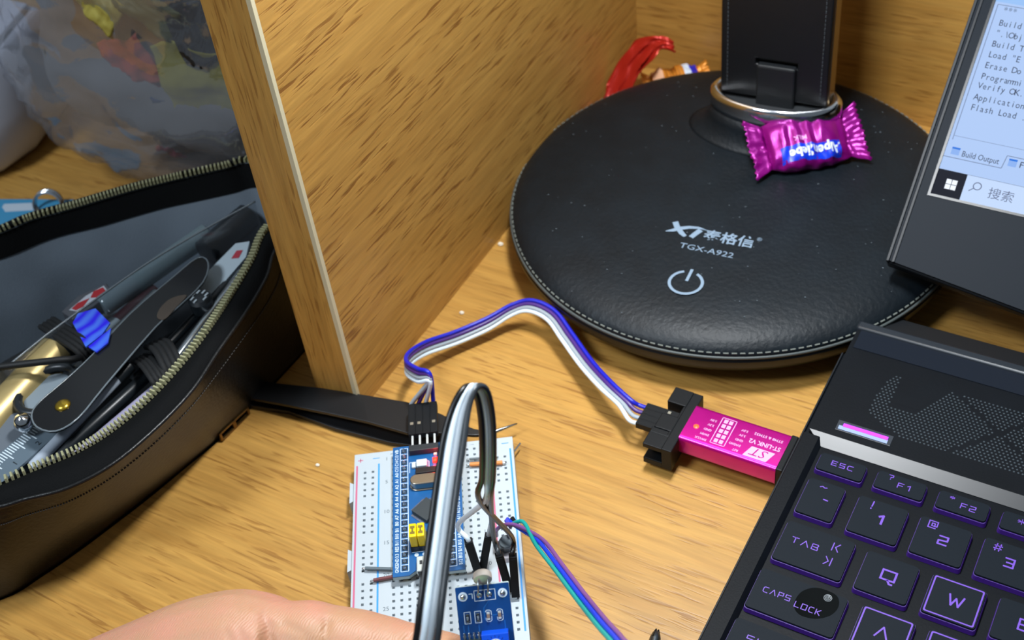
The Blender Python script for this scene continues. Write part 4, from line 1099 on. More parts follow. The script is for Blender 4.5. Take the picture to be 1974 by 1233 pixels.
# tip of a screwdriver at the bottom edge
SO = at(1262, 1250, 3)
sd = thing('screwdriver', 'dark steel screwdriver with cross tip lying on the desk beside laptop', 'screwdriver', (SO.x, SO.y, 0))
p1 = at(1266, 1216, 3.2); p2 = at(1256, 1262, 3.2); dr = (p2 - p1).normalized(); rl = Vector((SO.x, SO.y, 0))
MB().tube([p1 - rl, p1 + dr * .8 - rl, p1 + dr * 2.6 - rl, p1 + dr * 3 - rl, p1 + dr * 70 - rl], [.6, 1.2, 1.7, 1.75, 1.75], 12).build('shaft', mat('tool_steel', '#5a6268', .3, .9), sd, smooth=40)
sdh = MB().tube([p1 + dr * 68 - rl, p1 + dr * 70 - rl, p1 + dr * 150 - rl], [2, 3.1, 3.1], 12).build('handle', mat('tool_handle', '#20242a', .5), sd, smooth=40)
fl4 = MB()
for k in range(4):
    a = Matrix.Rotation(k * math.pi / 2 + .4, 4, dr); sd_ = a @ Vector((0, 0, 1)).cross(dr).normalized()
    fl4.tube([p1 - dr * .4 + sd_ * .5 - rl, p1 + dr * 2.8 + sd_ * 1.55 - rl], [.28, .35], 6)
fl4.build('tip_flutes', mat('tool_tip', '#2b3034', .35, .8), sd)
# crumbs
cr_m = mat('crumb', '#e6dcc8', .8)
for px, py, r, lb_ in ((965, 470, 1.1, 'tiny pale crumb where the divider board meets the lamp base'), (890, 602, .9, 'tiny pale crumb on bare wood behind the blue ribbon cable'), (612, 895, .7, 'tiny pale crumb on the desk between the black bag and breadboard')):
    p = at(px, py, .5); q = MB().lathe([(0, 0), (r * .8, .05), (r, r * .5), (r * .6, r), (0, r * 1.15)], 7, sx=1.2)
    o = q.build('crumb', cr_m); o.location = (p.x * S, p.y * S, 0); tag(o, lb_, 'crumb', 'crumbs on the desk')
# sweets in the corner behind the lamp
foil_r = mat('foil_red', '#b3261a', .3, .35, bump=(.3, .3)); foil_o = mat('foil_orange', '#d98a2c', .35, .3, bump=(.3, .2))
rw = thing('red_sweet_wrapper', 'crumpled red foil wrapper standing in the corner behind the lamp base', 'wrapper', (6, 200, 0))
path = spl([(3.2, 187, .6), (3.6, 194, 3), (6, 202, 10), (11, 208, 20), (17, 212.5, 28), (24, 215, 32.5), (29, 216.5, 30.5)], 6)
NP = len(path)
def sheet(i, j):
    f = i * (NP - 1); k = min(int(f), NP - 2); p = path[k].lerp(path[k + 1], f - k) - Vector((6, 200, 0))
    wv = Vector((.30, -.55, -.75)).normalized(); w = (5.5 + 5.5 * math.sin(min(1, i * 1.25) * math.pi) - 3.0 * i) * (2 * j - 1)
    nn = Vector((.75, -.5, .4)); fz = 1.6 * math.sin(j * 13 + i * 9) * (.4 + .6 * math.sin(i * 12)) + 2.4 * mnoise.noise(Vector((i * 9, j * 5, 4)))
    return p + wv * w + nn * fz
MB().grid(sheet, 40, 16).build('foil_sheet', foil_r, rw, solid=.15, smooth=60)
c1 = at(1245, 172, 7); c2 = at(1362, 150, 7); a2 = c2 - c1; a2.z = 0
Mo = frame(((c1.x + c2.x) / 2, (c1.y + c2.y) / 2, 3.6), a2, (-a2.y, a2.x, 0)) @ Matrix.Rotation(math.radians(25), 4, 'X')
os_, ob, of = sweet('orange_sweet', 'orange striped wrapped sweet with a blue and white stripe behind lamp base', Mo, a2.length / 2 + 1.5, 8.6, 5.0, foil_o, 11, (1.5, 1.0), 1.1)
blh = (a2.length / 2 + 1.5) * .70
def band(u0, u1, m, nm, sk_=0.0):
    MB().grid(lambda i, j: of((u0 + (u1 - u0) * i + sk_ * math.cos(2 * math.pi * (j * .46 + .52)) + blh) / (2 * blh), (.52 + .46 * j) if False else (.03 + .94 * j)) * 1.0 + Vector((0, 0, .12)), 6, 30).build(nm, m, ob, smooth=True)
band(-blh * .96, -blh * .55, mat('foil_peach', '#e3b08c', .4), 'wrapper_band')
band(blh * .30, blh * .58, mat('foil_white', '#d5e2f2', .4), 'wrapper_band')
band(blh * .58, blh * .92, mat('foil_blue', '#1a22c0', .35), 'wrapper_band')
for k in range(5): band(-blh * (.45 - .13 * k), -blh * (.41 - .13 * k), mat('foil_dark_orange', '#a8611c', .4), 'wrapper_stripe')
# ------------------------------------------------------------------ pencil bag
bagl = mat('bag_leather', '#0a0a0a', .36, bump=(.7, .22), spec=.4)
lining = mat('bag_lining', '#6b7681', .8, bump=(2.2, .2))
inner_d = mat('bag_inner', '#15181b', .75, bump=(1.5, .15))
zipm = mat('zip_teeth', '#a9a781', .4, .35); tape = mat('zip_tape', '#060708', .75, spec=.12, bump=(2, .3))
ZR = 49.0
near_px = [(515, 440), (485, 500), (450, 560), (400, 635), (350, 700), (290, 765), (220, 825), (150, 868), (60, 905), (0, 930)]
far_px = [(0, 445), (60, 420), (150, 395), (250, 365), (350, 340), (430, 322), (490, 312)]
near = [at(a, b, ZR) for a, b in near_px]; far = [at(a, b, ZR) for a, b in far_px]
left = [at(-90, 958, ZR), at(-210, 930, ZR), at(-290, 800, ZR), at(-260, 640, ZR), at(-150, 505, ZR)]
apex = [Vector((-46, 52, ZR))]
rim = spl(near + left + far + apex, 5, True)
edge_px = [(540, 470), (515, 535), (480, 596), (422, 677), (372, 752), (303, 825), (216, 897), (130, 942), (50, 963), (0, 978)]
eo = [at(a, b, ZR - 2) for a, b in edge_px]
cen = sum((v for v in rim), Vector()) / len(rim)
def outw(p, k): d = (p - cen); d.z = 0; return p + d.normalized() * k
edge = spl(eo + [outw(p, 7) - Vector((0, 0, 2)) for p in left] + [outw(p, 5) - Vector((0, 0, 2)) for p in far] + [Vector((-41, 58, ZR - 2))], 5, True)
bot_w = [(-38, 26), (-38, 4), (-39, -14.5), (-40.5, -34.5), (-43.5, -49.5), (-47, -67), (-50.5, -81), (-54, -94), (-58.5, -107.5), (-65, -121), (-88, -141), (-125, -140), (-152, -112), (-160, -72), (-154, -42), (-142, -14), (-128, 4), (-112, 20), (-96, 33), (-80, 44), (-66, 52), (-55, 58), (-42, 54)]
bot = spl([(x, y, 0.0) for x, y in bot_w], 5, True)
assert len(rim) == len(edge) == len(bot), (len(rim), len(edge), len(bot))
BO = Vector((-90, -45, 0)); NB = len(rim)
bag = thing('pencil_bag', 'open black leather pencil bag with brass-coloured zip beside the divider board', 'pencil case', BO)
# outer wall: foot roll, slightly bulged wall, folded edge
def wall(i, j):
    k = int(round(i * NB)) % NB; e = edge[k]; f = bot[k]
    d = f - Vector((cen.x, cen.y, 0)); d.z = 0; d.normalize()
    if j < .08: return f - BO + d * (-2.5 * (1 - j / .08)) + Vector((0, 0, .1 + 1.2 * (j / .08)))
    t = (j - .08) / .92
    p = f.lerp(e, t); p.z = 1.3 + (e.z - 1.3) * t
    return p - BO + d * (2.6 * math.sin(t * math.pi)) + d * .5 * mnoise.noise(p * .05)
wl_ = MB().grid(wall, NB, 26, cu=True).build('outer_wall', bagl, bag, smooth=True)
# folded rim between edge and zip
def fold(i, j):
    k = int(round(i * NB)) % NB; p = edge[k].lerp(rim[k], j); return p - BO + Vector((0, 0, 1.6 * math.sin(math.pi * min(1, j * 1.1))))
MB().grid(fold, NB, 7, cu=True).build('zip_tape', tape, bag, smooth=True)
MB().tube([p - BO + Vector((0, 0, .4)) for p in edge] + [edge[0] - BO + Vector((0, 0, .4))], .85, 8, cap=False).build('edge_piping', bagl, bag, smooth=True)
st_l = []
for k in range(NB): st_l.append(wall(k / NB, .86) + (edge[k] - cen).normalized() * .2)
mb = MB()
for k in range(45):
    a, b_ = st_l[k], st_l[k + 1]
    for q in range(3): mb.tube([a.lerp(b_, q / 3 + .04), a.lerp(b_, q / 3 + .24)], .2, 5)
mb.build('seam_stitching', mat('bag_thread', '#2e2b27', .7), wl_, kind='stuff')
# zip: two beads of teeth along the rim
def teeth(pts, nm):
    c = []; q = MB(); L_ = 0
    for a, b_ in zip(pts[:-1], pts[1:]):
        d = b_ - a; n_ = max(1, int(d.length / 1.25))
        for i in range(n_): c.append((a.lerp(b_, i / n_), d.normalized()))
    for k, (p, d) in enumerate(c):
        s_ = d.cross(Vector((0, 0, 1))).normalized()
        o = p - BO + Vector((0, 0, 1.0)); w = 1.35
        x = d * .44; y = s_ * w; z = Vector((0, 0, .8))
        q.add([o - x - y - z, o + x - y - z, o + x + y - z, o - x + y - z, o - x * .7 - y * .8 + z, o + x * .7 - y * .8 + z, o + x * .7 + y * .8 + z, o - x * .7 + y * .8 + z],
              [(3, 2, 1, 0), (4, 5, 6, 7), (0, 1, 5, 4), (1, 2, 6, 5), (2, 3, 7, 6), (3, 0, 4, 7)])
    return q.build(nm, zipm, bag, kind='stuff')
teeth(rim[:56], 'zip_teeth'); teeth(rim[70:], 'zip_teeth')
# inside: lining wall and floor
def inn(i, j):
    k = int(round(i * NB)) % NB; e = rim[k] - Vector((0, 0, 1)); f = bot[k].lerp(Vector((cen.x, cen.y, 0)), .12); f.z = 3.0
    p = e.lerp(f, j); d = Vector((cen.x, cen.y, 0)) - Vector((p.x, p.y, 0)); d.normalize()
    return p - BO + d * (1.6 * math.sin(j * math.pi) + 1.2 * mnoise.noise(p * .06) * math.sin(j * math.pi))
MB().grid(inn, NB, 16, cu=True).build('lining', lining, bag, smooth=True)
def innt(i, j):
    k = int(round(i * NB)) % NB; p = inn(i, j * .19); d = (cen - rim[k]); d.z = 0; d.normalize()
    return p + d * .5
MB().grid(innt, NB, 6, cu=True).build('inner_band', tape, bag, smooth=True)
MB().add([bot[k].lerp(Vector((cen.x, cen.y, 0)), .1) - BO + Vector((0, 0, 3)) for k in range(NB)], [tuple(range(NB))]).build('bag_floor', inner_d, bag)
MB().add([bot[k] - BO + Vector((0, 0, .15)) for k in range(NB)], [tuple(range(NB))[::-1]]).build('bag_base', bagl, bag)
# small metal badge on the outer wall
gd = mat('badge_brass', '#8a6a3a', .3, .9)
def pj(p):
    q = Vector(p) - CP; z = q.dot(CF); return W / 2 + FPX * q.dot(CR) / z, H / 2 - FPX * q.dot(CU) / z
def on_wall(px, py):
    best = None
    for i in range(60):
        for j in range(3, 40):
            p = wall(i / NB, j / 40) + BO; x, y = pj(p); d = (x - px) ** 2 + (y - py) ** 2
            if best is None or d < best[0]: best = (d, p, i, j)
    return best[1:]
w1, i1, j1 = on_wall(418, 842); w2, i2, j2 = on_wall(478, 790)
up_ = (wall(i1 / NB, (j1 + 4) / 40) - wall(i1 / NB, (j1 - 2) / 40)).normalized() + Vector((-.5, .3, .2))
dx = (w2 - w1); kz = dx.cross(up_).normalized()
if kz.dot(CF) > 0: kz = -kz
Mb_ = frame((w1 + w2) / 2 - BO + kz * 1.0, dx, kz.cross(dx))
mb = MB(); hl = dx.length / 2
mb.box(-hl, hl, -1.9, -1.2, -.5, .6); mb.box(-hl, hl, 1.2, 1.9, -.5, .6); mb.box(-hl, -hl + 1, -1.9, 1.9, -.5, .6); mb.box(hl - 1, hl, -1.9, 1.9, -.5, .6); mb.box(-1, .6, -1.9, 1.9, -.5, .6)
mb.xf(Mb_).build('badge', gd, bag, bev=.15)
# elastic pen loops sewn across the bag
elas = mat('elastic', '#0b0c0d', .75, bump=(2.5, .4))
def strap(pts, w, nm, ribs=4):
    c = spl([at(a, b_, z) - BO for a, b_, z in pts], 6); q = MB(); n_ = len(c)
    for r in range(ribs):
        off = (r - (ribs - 1) / 2) * (w / ribs)
        side = (c[-1] - c[0]).cross(Vector((0, 0, 1))).normalized()
        q.tube([p + side * off for p in c], w / ribs * .62, 6)
    return q.build(nm, elas, bag, smooth=True)
strap([(90, 622, 30), (118, 640, 40), (160, 668, 41), (185, 700, 32)], 7.0, 'elastic_loop')
strap([(296, 662, 30), (312, 668, 41), (330, 700, 42), (345, 735, 36)], 7.5, 'elastic_loop')
strap([(268, 690, 28), (285, 700, 39), (305, 728, 41), (322, 755, 34)], 6.0, 'elastic_loop')

# ------------------------------------------------------------------ things inside the bag
clear = bpy.data.materials.new('clear_plastic'); clear.use_nodes = True
def film(M_, tint, haze, rough, ior=.07):
    nt = M_.node_tree; nt.nodes.clear(); Lk = nt.links.new
    out = N(nt, 'ShaderNodeOutputMaterial'); tr = N(nt, 'ShaderNodeBsdfTransparent'); tr.inputs[0].default_value = lin(tint)
    df = N(nt, 'ShaderNodeBsdfDiffuse'); df.inputs[0].default_value = lin('#c2c5cc'); gl = N(nt, 'ShaderNodeBsdfGlossy'); gl.inputs['Roughness'].default_value = rough
    m1 = N(nt, 'ShaderNodeMixShader'); m1.inputs[0].default_value = haze; Lk(tr.outputs[0], m1.inputs[1]); Lk(df.outputs[0], m1.inputs[2])
    m2 = N(nt, 'ShaderNodeMixShader'); m2.inputs[0].default_value = ior; Lk(m1.outputs[0], m2.inputs[1]); Lk(gl.outputs[0], m2.inputs[2]); Lk(m2.outputs[0], out.inputs[0])
    return M_
film(clear, '#e8eef2', .10, .08)
smoke = film(bpy.data.materials.new('smoked_plastic') if False else (lambda m_: (setattr(m_, 'use_nodes', True), m_)[1])(bpy.data.materials.new('smoked_plastic')), '#30353a', .02, .12, .05)
def rod(name, label, cat, a, b_, r, m, cap=None, capm=None, group=None):
    A = at(*a); B = at(*b_); o = thing(name, label, cat, A, group=group)
    B = B - A; A0 = Vector((0, 0, 0))
    MB().tube([A0, B * .02, B * .5, B * .98, B], [r * .8, r, r, r, r * .7], 14).build('barrel', m, o, smooth=40)
    if cap:
        c0, c1, cr = cap; MB().tube([B * c0, B * c1], r * cr, 14).build('pen_cap', capm, o, smooth=40)
    return o
gold = mat('gold_metal', '#c8b078', .38, .6); wpl = mat('pale_plastic', '#aab4c0', .3); lil = mat('lilac_plastic', '#8f8ba2', .3); dgr = mat('dark_plastic', '#1b2024', .35); silv = mat('silver_metal', '#a9b0b4', .25, .9)
rod('gold_tube', 'gold metal tube lying in the open pencil bag', 'tube', (-60, 862, 32), (122, 664, 34), 6.6, gold, (.93, 1.0, 1.05), dgr)
rod('pen', 'white pen inside the pencil bag beside the ruler ticks', 'pen', (60, 902, 30), (250, 705, 34), 2.0, wpl, (.86, 1, 1.15), dgr)
rod('pen', 'lilac grey pen lying right along the zip inside bag', 'pen', (135, 890, 30), (322, 732, 36), 1.9, lil)
rod('pen', 'dark pen between white and lilac pens inside bag', 'pen', (85, 905, 27), (290, 718, 31), 2.2, dgr)
rod('pen', 'grey steel pen under both elastic loops inside bag', 'pen', (300, 742, 33), (470, 520, 37), 1.6, silv)
rod('pen', 'pale grey pen beside the steel one near the zip', 'pen', (330, 735, 33), (478, 530, 37), 1.3, wpl)
rod('pen', 'thin dark pen resting along the far side of the steel pen', 'pen', (255, 735, 30), (440, 545, 34), 1.7, dgr)
rod('clear_pen', 'clear barrelled pen with pink end lying across the bag bottom', 'pen', (195, 592, 30), (402, 448, 30), 4.2, mat('pen_clear_blue', '#8fa2a8', .15, trans=.5), (.02, .30, .8), mat('pen_pink', '#a8788e', .4))
rod('dark_tube', 'dark tube at the far end of the pencil bag', 'tube', (395, 488, 30), (480, 415, 30), 5.5, dgr)
rod('marker', 'maroon marker pen half hidden under smoky plastic sleeve', 'pen', (205, 650, 24), (300, 560, 24), 4.0, mat('maroon', '#3a1d22', .4), (.0, .25, 1.05), silv)
# smoky plastic sleeve with a brass rivet and thumb notch
SL = [(62, 800), (72, 824), (108, 832), (152, 806), (205, 742), (300, 632), (345, 592), (392, 545), (402, 508), (382, 498), (335, 535), (250, 608), (180, 684), (125, 735), (78, 775)]
so_ = at(122, 783, 41)
slv = thing('plastic_sleeve', 'smoky plastic sleeve with a brass rivet lying over the pens', 'sleeve', so_)
pts = spl([at(a, b_, 41) - so_ for a, b_ in SL], 3, True)
MB().prism([(p.x, p.y) for p in pts][::-1], -.5, .5).build('sleeve_sheet', smoke, slv)
MB().tube([Vector((p.x, p.y, .3)) for p in pts] + [Vector((pts[0].x, pts[0].y, .3))], .35, 6, cap=False).build('sleeve_edge', mat('sleeve_rim', '#7c868c', .15, trans=.3), slv, smooth=True)
MB().lathe([(2.7, .4), (2.6, .9), (1.6, 1.5), (0, 1.7)], 24).build('rivet', mat('brass_rivet', '#c9a63a', .25, .9), slv, smooth=True)
nn_ = [at(a, b_, 41.7) - so_ for a, b_ in [(303, 612), (308, 595), (325, 578), (345, 570), (360, 570), (340, 592), (318, 615)]]
MB().prism([(p.x, p.y) for p in spl(nn_, 4, True)][::-1], .52, .8).build('thumb_notch', mat('notch_brown', '#4b4036', .4), slv)
# scissors handle: dark oval ring with grey finger pad
sc_o = at(90, 752, 36); sc_ = thing('scissors', 'scissors with a dark oval handle showing beside the rivet', 'scissors', sc_o)
ov = [at(90 + 62 * math.cos(a) * .88 + 14 * math.sin(a), 752 - 30 * math.cos(a) * 1.05 + 32 * math.sin(a), 36) - sc_o for a in [2 * math.pi * k / 32 for k in range(32)]]
MB().tube(ov + [ov[0]], 1.7, 8, cap=False).build('handle_ring', dgr, sc_, smooth=True)
MB().prism([(p.x * .82, p.y * .82) for p in ov], -2.5, -1.2).build('finger_pad', mat('pad_grey', '#7c8890', .6), sc_)
MB().tube([at(140, 720, 34) - sc_o, at(300, 560, 30) - sc_o], [2.5, 1.5], 8, flat=.4).build('blade', silv, sc_, smooth=40)
# clear ruler with tick marks
ra = at(-10, 934, 33); rb_ = at(165, 782, 33); rd = (rb_ - ra); RM = frame(ra, rd, Vector((0, 0, 1)).cross(rd))
rul = thing('ruler', 'clear plastic ruler with pale tick marks standing in the bag front', 'ruler', mat=mm(RM))
MB().box(0, rd.length, -1, 10, -1.2, -.2).build('ruler_blade', mat('ruler_grey', '#6a7a86', .25, trans=.25), rul, bev=.1)
mb = MB()
for k in range(int(rd.length) - 1): mb.box(k + .6, k + .95, 5.6 if k % 5 else 3.6, 9.4, -.2, -.1)
mb.build('tick_marks', mat('tick_white', '#d9e6ef', .5), rul, kind='stuff')
mb = MB()
for k in range(1, 5): put_text(mb, str(k), Matrix.Translation((k * 10 - 1, .6, -.1)), 3)
mb.build('ruler_numbers', blk, rul)
# bead, grey block, white card with red patch, knob, stickers
p = at(46, 815, 38); o = MB().lathe([(0, -3.6), (2.4, -2.6), (3.5, 0), (2.4, 2.6), (0, 3.6)], 20).build('metal_bead', chrome, smooth=True); o.location = p * S; tag(o, 'shiny chrome bead next to the scissors handle', 'bead')
p = at(40, 850, 28); o = MB().box(-9, 9, -12, 9, -7, 5).build('grey_eraser', mat('eraser_grey', '#59616a', .7), bev=1.2); o.location = p * S; o.rotation_euler = (.2, .1, .7); tag(o, 'dark grey eraser block below the chrome bead', 'eraser')
cd_o = at(425, 525, 34); cd_ = thing('white_card', 'white card with a small red patch tucked under the zip', 'card', cd_o)
cp = [at(a, b_, 34) - cd_o for a, b_ in [(382, 562), (398, 530), (455, 472), (482, 468), (475, 498), (420, 562), (400, 572)]]
MB().prism([(q.x, q.y) for q in cp][::-1], -.8, .8).build('card_sheet', mat('card_white', '#aebdc6', .5), cd_)
rp_ = [at(a, b_, 34.9) - cd_o for a, b_ in [(446, 498), (456, 483), (468, 482), (460, 497)]]
MB().prism([(q.x, q.y) for q in rp_][::-1], .8, 1.0).build('red_patch', mat('patch_red', '#a83040', .5), cd_)
p = at(388, 582, 38); kn = thing('black_knob', 'black round knob with white marks between the pens', 'knob', p)  # only a round marked knob is known here, not a lock
MB().lathe([(4.2, -3), (4.4, 1.5), (3.4, 2.6), (0, 2.8)], 20).build('knob_body', dgr, kn, smooth=40)
mb = MB()
for k in range(7): a = k * .8; mb.box(2.6 * math.cos(a) - .35, 2.6 * math.cos(a) + .35, 2.6 * math.sin(a) - .9, 2.6 * math.sin(a) + .9, 2.4, 2.95)
mb.build('knob_marks', mat('mark_white', '#aab4ba', .5), kn)
holo = bpy.data.materials.new('holo_foil'); holo.use_nodes = True
nt = holo.node_tree; b = nt.nodes['Principled BSDF']; tc = N(nt, 'ShaderNodeTexCoord'); wv = N(nt, 'ShaderNodeTexWave'); wv.inputs['Scale'].default_value = 60; wv.inputs['Distortion'].default_value = 5
nt.links.new(tc.outputs['Object'], wv.inputs['Vector']); r_ = N(nt, 'ShaderNodeValToRGB'); r_.color_ramp.elements[0].color = lin('#2a10f0'); r_.color_ramp.elements[1].color = lin('#4a7af8')
nt.links.new(wv.outputs['Fac'], r_.inputs['Fac']); nt.links.new(r_.outputs['Color'], b.inputs['Base Color']); b.inputs['Roughness'].default_value = .3; b.inputs['Metallic'].default_value = .2
for poly, lb_ in (([(140, 622), (150, 604), (184, 594), (212, 622), (196, 645), (165, 668)], 'large violet blue holographic sticker beyond the gold tube'), ([(170, 668), (214, 632), (208, 660), (186, 678)], 'small blue holographic sticker strip beside the larger violet one')):
    o0 = at(*poly[0], 42.5); pp = [at(a, b_, 42.5) - o0 for a, b_ in poly]
    o = MB().prism([(q.x, q.y) for q in pp][::-1], -.6, 0).build('foil_sticker', holo); o.location = o0 * S; tag(o, lb_, 'sticker', 'holographic stickers in the bag')
o0 = at(165, 575, 33); rs = thing('red_label_box', 'small clear box with a red and white label in the bag', 'box', o0)
pp = [at(a, b_, 33) - o0 for a, b_ in [(118, 600), (150, 570), (205, 545), (216, 562), (180, 590), (140, 615)]]
MB().prism([(q.x, q.y) for q in pp][::-1], -6, 0).build('box_body', mat('box_grey', '#4a4c52', .3), rs, bev=.4)
pp = [at(a, b_, 33.2) - o0 for a, b_ in [(133, 597), (165, 570), (200, 550), (207, 560), (180, 582), (150, 600)]]
lbo = MB().prism([(q.x, q.y) for q in pp][::-1], 0, .15).build('label_white', mat('label_white', '#b4b8c0', .5), rs)
for pl_ in ([(138, 594), (150, 583), (172, 574), (160, 590), (146, 597)], [(174, 573), (180, 561), (198, 553), (203, 559), (188, 572)]):
    pp = [at(a, b_, 33.4) - o0 for a, b_ in pl_]; MB().prism([(q.x, q.y) for q in pp][::-1], .1, .3).build('label_red', mat('label_red', '#a52028', .5), lbo)
c_o = at(70, 698, 44); cdd = MB().tube([q - BO for q in spl([at(-40, 712, 44), at(40, 702, 45), at(110, 694, 44), at(150, 690, 40), at(175, 672, 30)], 6)], 1.25, 8).build('black_cord', mat('cord_black', '#0a0b0c', .6), bag, smooth=True)  # loose black cord, built as one of the bag's parts
# clear pouch liner standing along the far side of the bag
tl = spl([at(a, b_, 42) for a, b_ in [(-70, 760), (0, 716), (90, 645), (180, 580), (280, 510), (380, 450), (492, 388)]], 8); po = tl[0].copy(); NT = len(tl)
cpch = thing('clear_pouch', 'clear plastic pouch standing against the grey lining of the bag', 'pouch', po)
MB().grid(lambda i, j: tl[min(int(round(i * (NT - 1))), NT - 1)] - po + Vector((4 * j, -6 * j, -30 * j)) + Vector((1, -1, 0)) * 1.2 * mnoise.noise(Vector((i * 9, j * 2, 1))), NT, 8).build('pouch_film', clear, cpch, smooth=True)
MB().tube([p - po for p in tl], .4, 6).build('pouch_edge', mat('pouch_rim', '#8d969c', .15, trans=.4), cpch, smooth=True)
# ------------------------------------------------------------------ blue card with key ring
o0 = at(90, 400, 1); bc = thing('blue_card', 'light blue plastic card with a slot lying behind the bag', 'card', (o0.x, o0.y, 0))
Z0 = Vector((o0.x, o0.y, 0))
pp = [at(a, b_, 2) - Z0 for a, b_ in [(-70, 384), (60, 384), (165, 385), (180, 389), (184, 397), (170, 420), (60, 500), (-70, 520)]]
MB().prism([(q.x, q.y) for q in pp][::-1], .2, 2.2).build('card_sheet', mat('card_blue', '#3f8fb8', .4), bc, bev=.2)
pp = [at(a, b_, 2.3) - Z0 for a, b_ in [(4, 399), (8, 393), (60, 391), (68, 396), (64, 405), (10, 408)]]
MB().prism([(q.x, q.y) for q in pp][::-1], 2.2, 2.35).build('card_slot', mat('slot_white', '#b9c6d2', .5), bc)
k0 = at(92, 396, 4); kr = thing('key_ring', 'bright steel key ring hooked through the blue card slot', 'key ring', k0)
f1 = CR; f2 = (CU * .85 + Vector((0, 0, .4))).normalized()
for dz in (0, 1.1):
    MB().tube([(f1 * math.cos(a) * 6.2 + f2 * math.sin(a) * 6.0 + Vector((0, dz, dz * .3))) for a in [2 * math.pi * k / 36 for k in range(37)]], .75, 8, cap=False).build('ring_coil', chrome, kr, smooth=True)
# ------------------------------------------------------------------ white container at the far left
wp = mat('white_plastic', '#c9cbd6', .4)
poly = [(-340, 14), (-274, 16), (-250, 36), (-238, 56), (-236, 76), (-250, 120), (-340, 120)]
cx_, cy_ = -298, 70
bx_ = thing('white_container', 'white faceted plastic container at the foot of the clear bag', 'container', (cx_, cy_, 0))
def ring_(k, z): return [((x - cx_) * k, (y - cy_) * k, z) for x, y in poly]
mb = MB(); n = len(poly)
lv = [(.92, 0), (1.0, 4), (1.07, 20), (1.05, 26), (1.0, 46), (.93, 52)]
vs = [v for k, z in lv for v in ring_(k, z)]
fs = [tuple(range(n))[::-1], tuple((len(lv) - 1) * n + i for i in range(n))] + [(l * n + i, l * n + (i + 1) % n, (l + 1) * n + (i + 1) % n, (l + 1) * n + i) for l in range(len(lv) - 1) for i in range(n)]
mb.add(vs, fs); fixn(mb.build('container_body', wp, bx_, bev=2.0, seg=3, smooth=30))
MB().prism([((x - cx_) * .9, (y - cy_) * .88) for x, y in poly], 52, 55).build('container_lid', wp, bx_, bev=1)
# ------------------------------------------------------------------ clear plastic bag full of wrappers
PBC = Vector((-148, 120, 0)); pbag = thing('clear_plastic_bag', 'crumpled clear plastic bag full of snack wrappers behind pencil bag', 'bag', PBC)
film_m = film((lambda m_: (setattr(m_, 'use_nodes', True), m_)[1])(bpy.data.materials.new('bag_film')), '#e6e8ee', .15, .06, .18)
nt = film_m.node_tree; tc = N(nt, 'ShaderNodeTexCoord'); ns = N(nt, 'ShaderNodeTexNoise'); ns.inputs['Scale'].default_value = 38; ns.inputs['Detail'].default_value = 5; ns.inputs['Distortion'].default_value = 1.2
nt.links.new(tc.outputs['Object'], ns.inputs['Vector']); bp = N(nt, 'ShaderNodeBump'); bp.inputs['Strength'].default_value = .35; bp.inputs['Distance'].default_value = .002
nt.links.new(ns.outputs['Fac'], bp.inputs['Height'])
for n_ in nt.nodes:
    if n_.type in ('BSDF_GLOSSY', 'BSDF_DIFFUSE'): nt.links.new(bp.outputs['Normal'], n_.inputs['Normal'])
AX, AY, AZ = 92.0, 58.0, 78.0
def shell(k, seed=0, amp=5.0):
    def f(i, j):
        th = math.pi * (.02 + .96 * i); ph = 2 * math.pi * j
        d = Vector((math.sin(th) * math.cos(ph), math.sin(th) * math.sin(ph), -math.cos(th)))
        r = mnoise.noise(d * 3.1 + Vector((seed, 2, 0))); r2 = 1 - abs(mnoise.noise(d * 5.5 + Vector((3, seed, 1)))) * 2
        r3 = 1 - abs(mnoise.noise(d * 11 + Vector((seed, 5, 7)))) * 2
        m_ = k + (amp * r + amp * .55 * r2 + amp * .22 * r3) / 70
        pw_ = (abs(d.x) ** 3 + abs(d.y) ** 3 + abs(d.z) ** 3) ** (-1 / 3); m_ *= .3 + .7 * pw_
        p = Vector((d.x * AX * m_, d.y * AY * m_, AZ + d.z * AZ * m_))
        if d.z < 0: p.x *= 1 - .30 * d.z * (1 + d.z) ; p.y *= 1 - .9 * d.z * (1 + d.z)
        p.z = max(p.z, .4 + .3 * (1 + r)); p.x = min(p.x, -19.6 - PBC.x - .5); return p
    return f
MB().grid(shell(1.0), 70, 120, cv=True).build('bag_film', film_m, pbag, smooth=60)
MB().grid(shell(.80, 4, 4.0), 50, 90, cv=True).build('inner_film', mat('inner_grey', '#7c7976', .55, bump=(.08, .5)), pbag, smooth=60)
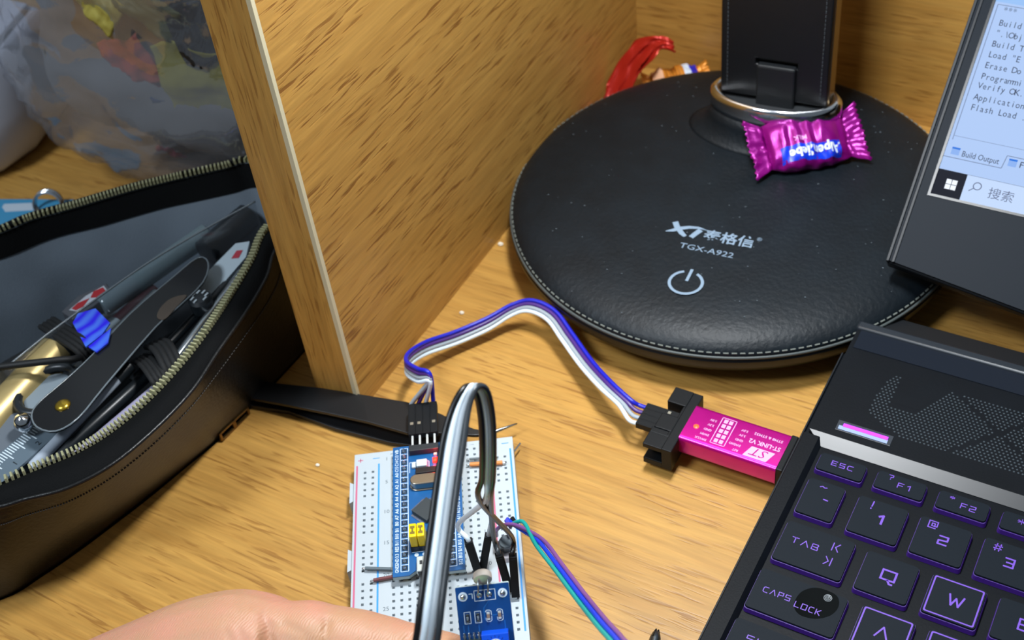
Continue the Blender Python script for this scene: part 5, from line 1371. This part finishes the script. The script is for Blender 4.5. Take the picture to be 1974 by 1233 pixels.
# the wrappers: crumpled foil sheets pressed against the inside of the film
def on_ell(px, py, k):
    r = ray(px, py); t = 450.0
    for _ in range(500):
        q = CP + r * t - PBC - Vector((0, 0, AZ)); s_ = Vector((q.x / AX, q.y / AY, q.z / AZ)); l_ = s_.length; d = s_ / l_
        if l_ < k * (.3 + .7 * (abs(d.x) ** 3 + abs(d.y) ** 3 + abs(d.z) ** 3) ** (-1 / 3)): break
        t += 1.0
    return CP + r * t
def wrapper(name, label, cx, cy, w, h, rot, col, seed, k=.9, rough=.55, amp=2.6):
    c = on_ell(cx, cy, k); nrm = (c - PBC - Vector((0, 0, AZ))); nrm = Vector((nrm.x / AX ** 2, nrm.y / AY ** 2, nrm.z / AZ ** 2)).normalized()
    x = (CR - nrm * CR.dot(nrm)).normalized(); y = nrm.cross(x); ca_, sa_ = math.cos(rot), math.sin(rot); x, y = x * ca_ + y * sa_, y * ca_ - x * sa_
    o = thing(name, label, 'wrapper', c)
    kmm = 3.9
    def f(i, j):
        u = (i - .5) * w / kmm; v = (j - .5) * h / kmm * (1 + .35 * mnoise.noise(Vector((i * 2, seed, 0))))
        z = amp * mnoise.noise(Vector((i * 3 + seed, j * 3, seed))) + amp * .5 * abs(mnoise.noise(Vector((i * 7, j * 7 + seed, 2)))) - (u * u + v * v) / 150
        p = x * u + y * v + nrm * z
        if (c + p).x > -21: p.x = -21 - c.x
        if (c + p).z < 1: p.z = 1 - c.z
        return p
    MB().grid(f, 22, 22).build('wrapper_sheet', mat('wrap_' + col[1:], col, rough, .15, bump=(.15, .3)), o, solid=.15, smooth=70)
wrapper('snack_wrapper', 'olive yellow wrapper pressed against the clear bag near the divider', 395, 165, 150, 125, .15, '#a89e2c', 1, 0.97)
wrapper('snack_wrapper', 'amber brown wrapper deep inside the clear bag', 235, 70, 260, 130, -.1, '#8a5e1a', 2, 0.88)
wrapper('snack_wrapper', 'orange red wrapper in the middle of the clear bag', 250, 125, 100, 90, .5, '#c4502a', 3, 0.93)
wrapper('snack_wrapper', 'dark maroon wrapper under the olive one in the clear bag', 300, 160, 120, 110, -.3, '#6e2c22', 4, 0.90)
wrapper('snack_wrapper', 'pale yellow banana-coloured wrapper sticking up in the clear bag', 190, 8, 80, 70, -.7, '#b3a44a', 5, 1.00)
wrapper('snack_wrapper', 'dull green yellow wrapper beside the pale yellow one', 280, 15, 110, 60, -.5, '#5f5e2a', 6, 0.96)
wrapper('snack_wrapper', 'dark blue wrapper below the olive one in the clear bag', 365, 225, 130, 60, .1, '#1a2f5c', 7, 0.92)
wrapper('snack_wrapper', 'pale blue wrapper low in the clear bag', 225, 285, 75, 70, .4, '#88aabb', 8, 0.93)
wrapper('snack_wrapper', 'small crimson wrapper scrap low in the clear bag', 330, 293, 45, 40, .8, '#84203a', 9, 0.95)
wrapper('snack_wrapper', 'mustard wrapper left of the orange one in clear bag', 150, 175, 120, 130, .2, '#8c7028', 10, 0.89)
wrapper('snack_wrapper', 'grey foil wrapper at the left of the clear bag', 60, 150, 140, 190, .1, '#5d5b64', 12, 0.88)
wrapper('snack_wrapper', 'dark brown wrapper beside the divider in the clear bag', 395, 45, 120, 110, .3, '#221b14', 13, 0.95)
wrapper('snack_wrapper', 'silver foil wrapper at the bottom of the clear bag', 340, 320, 220, 90, .2, '#6f6d72', 14, 0.89)
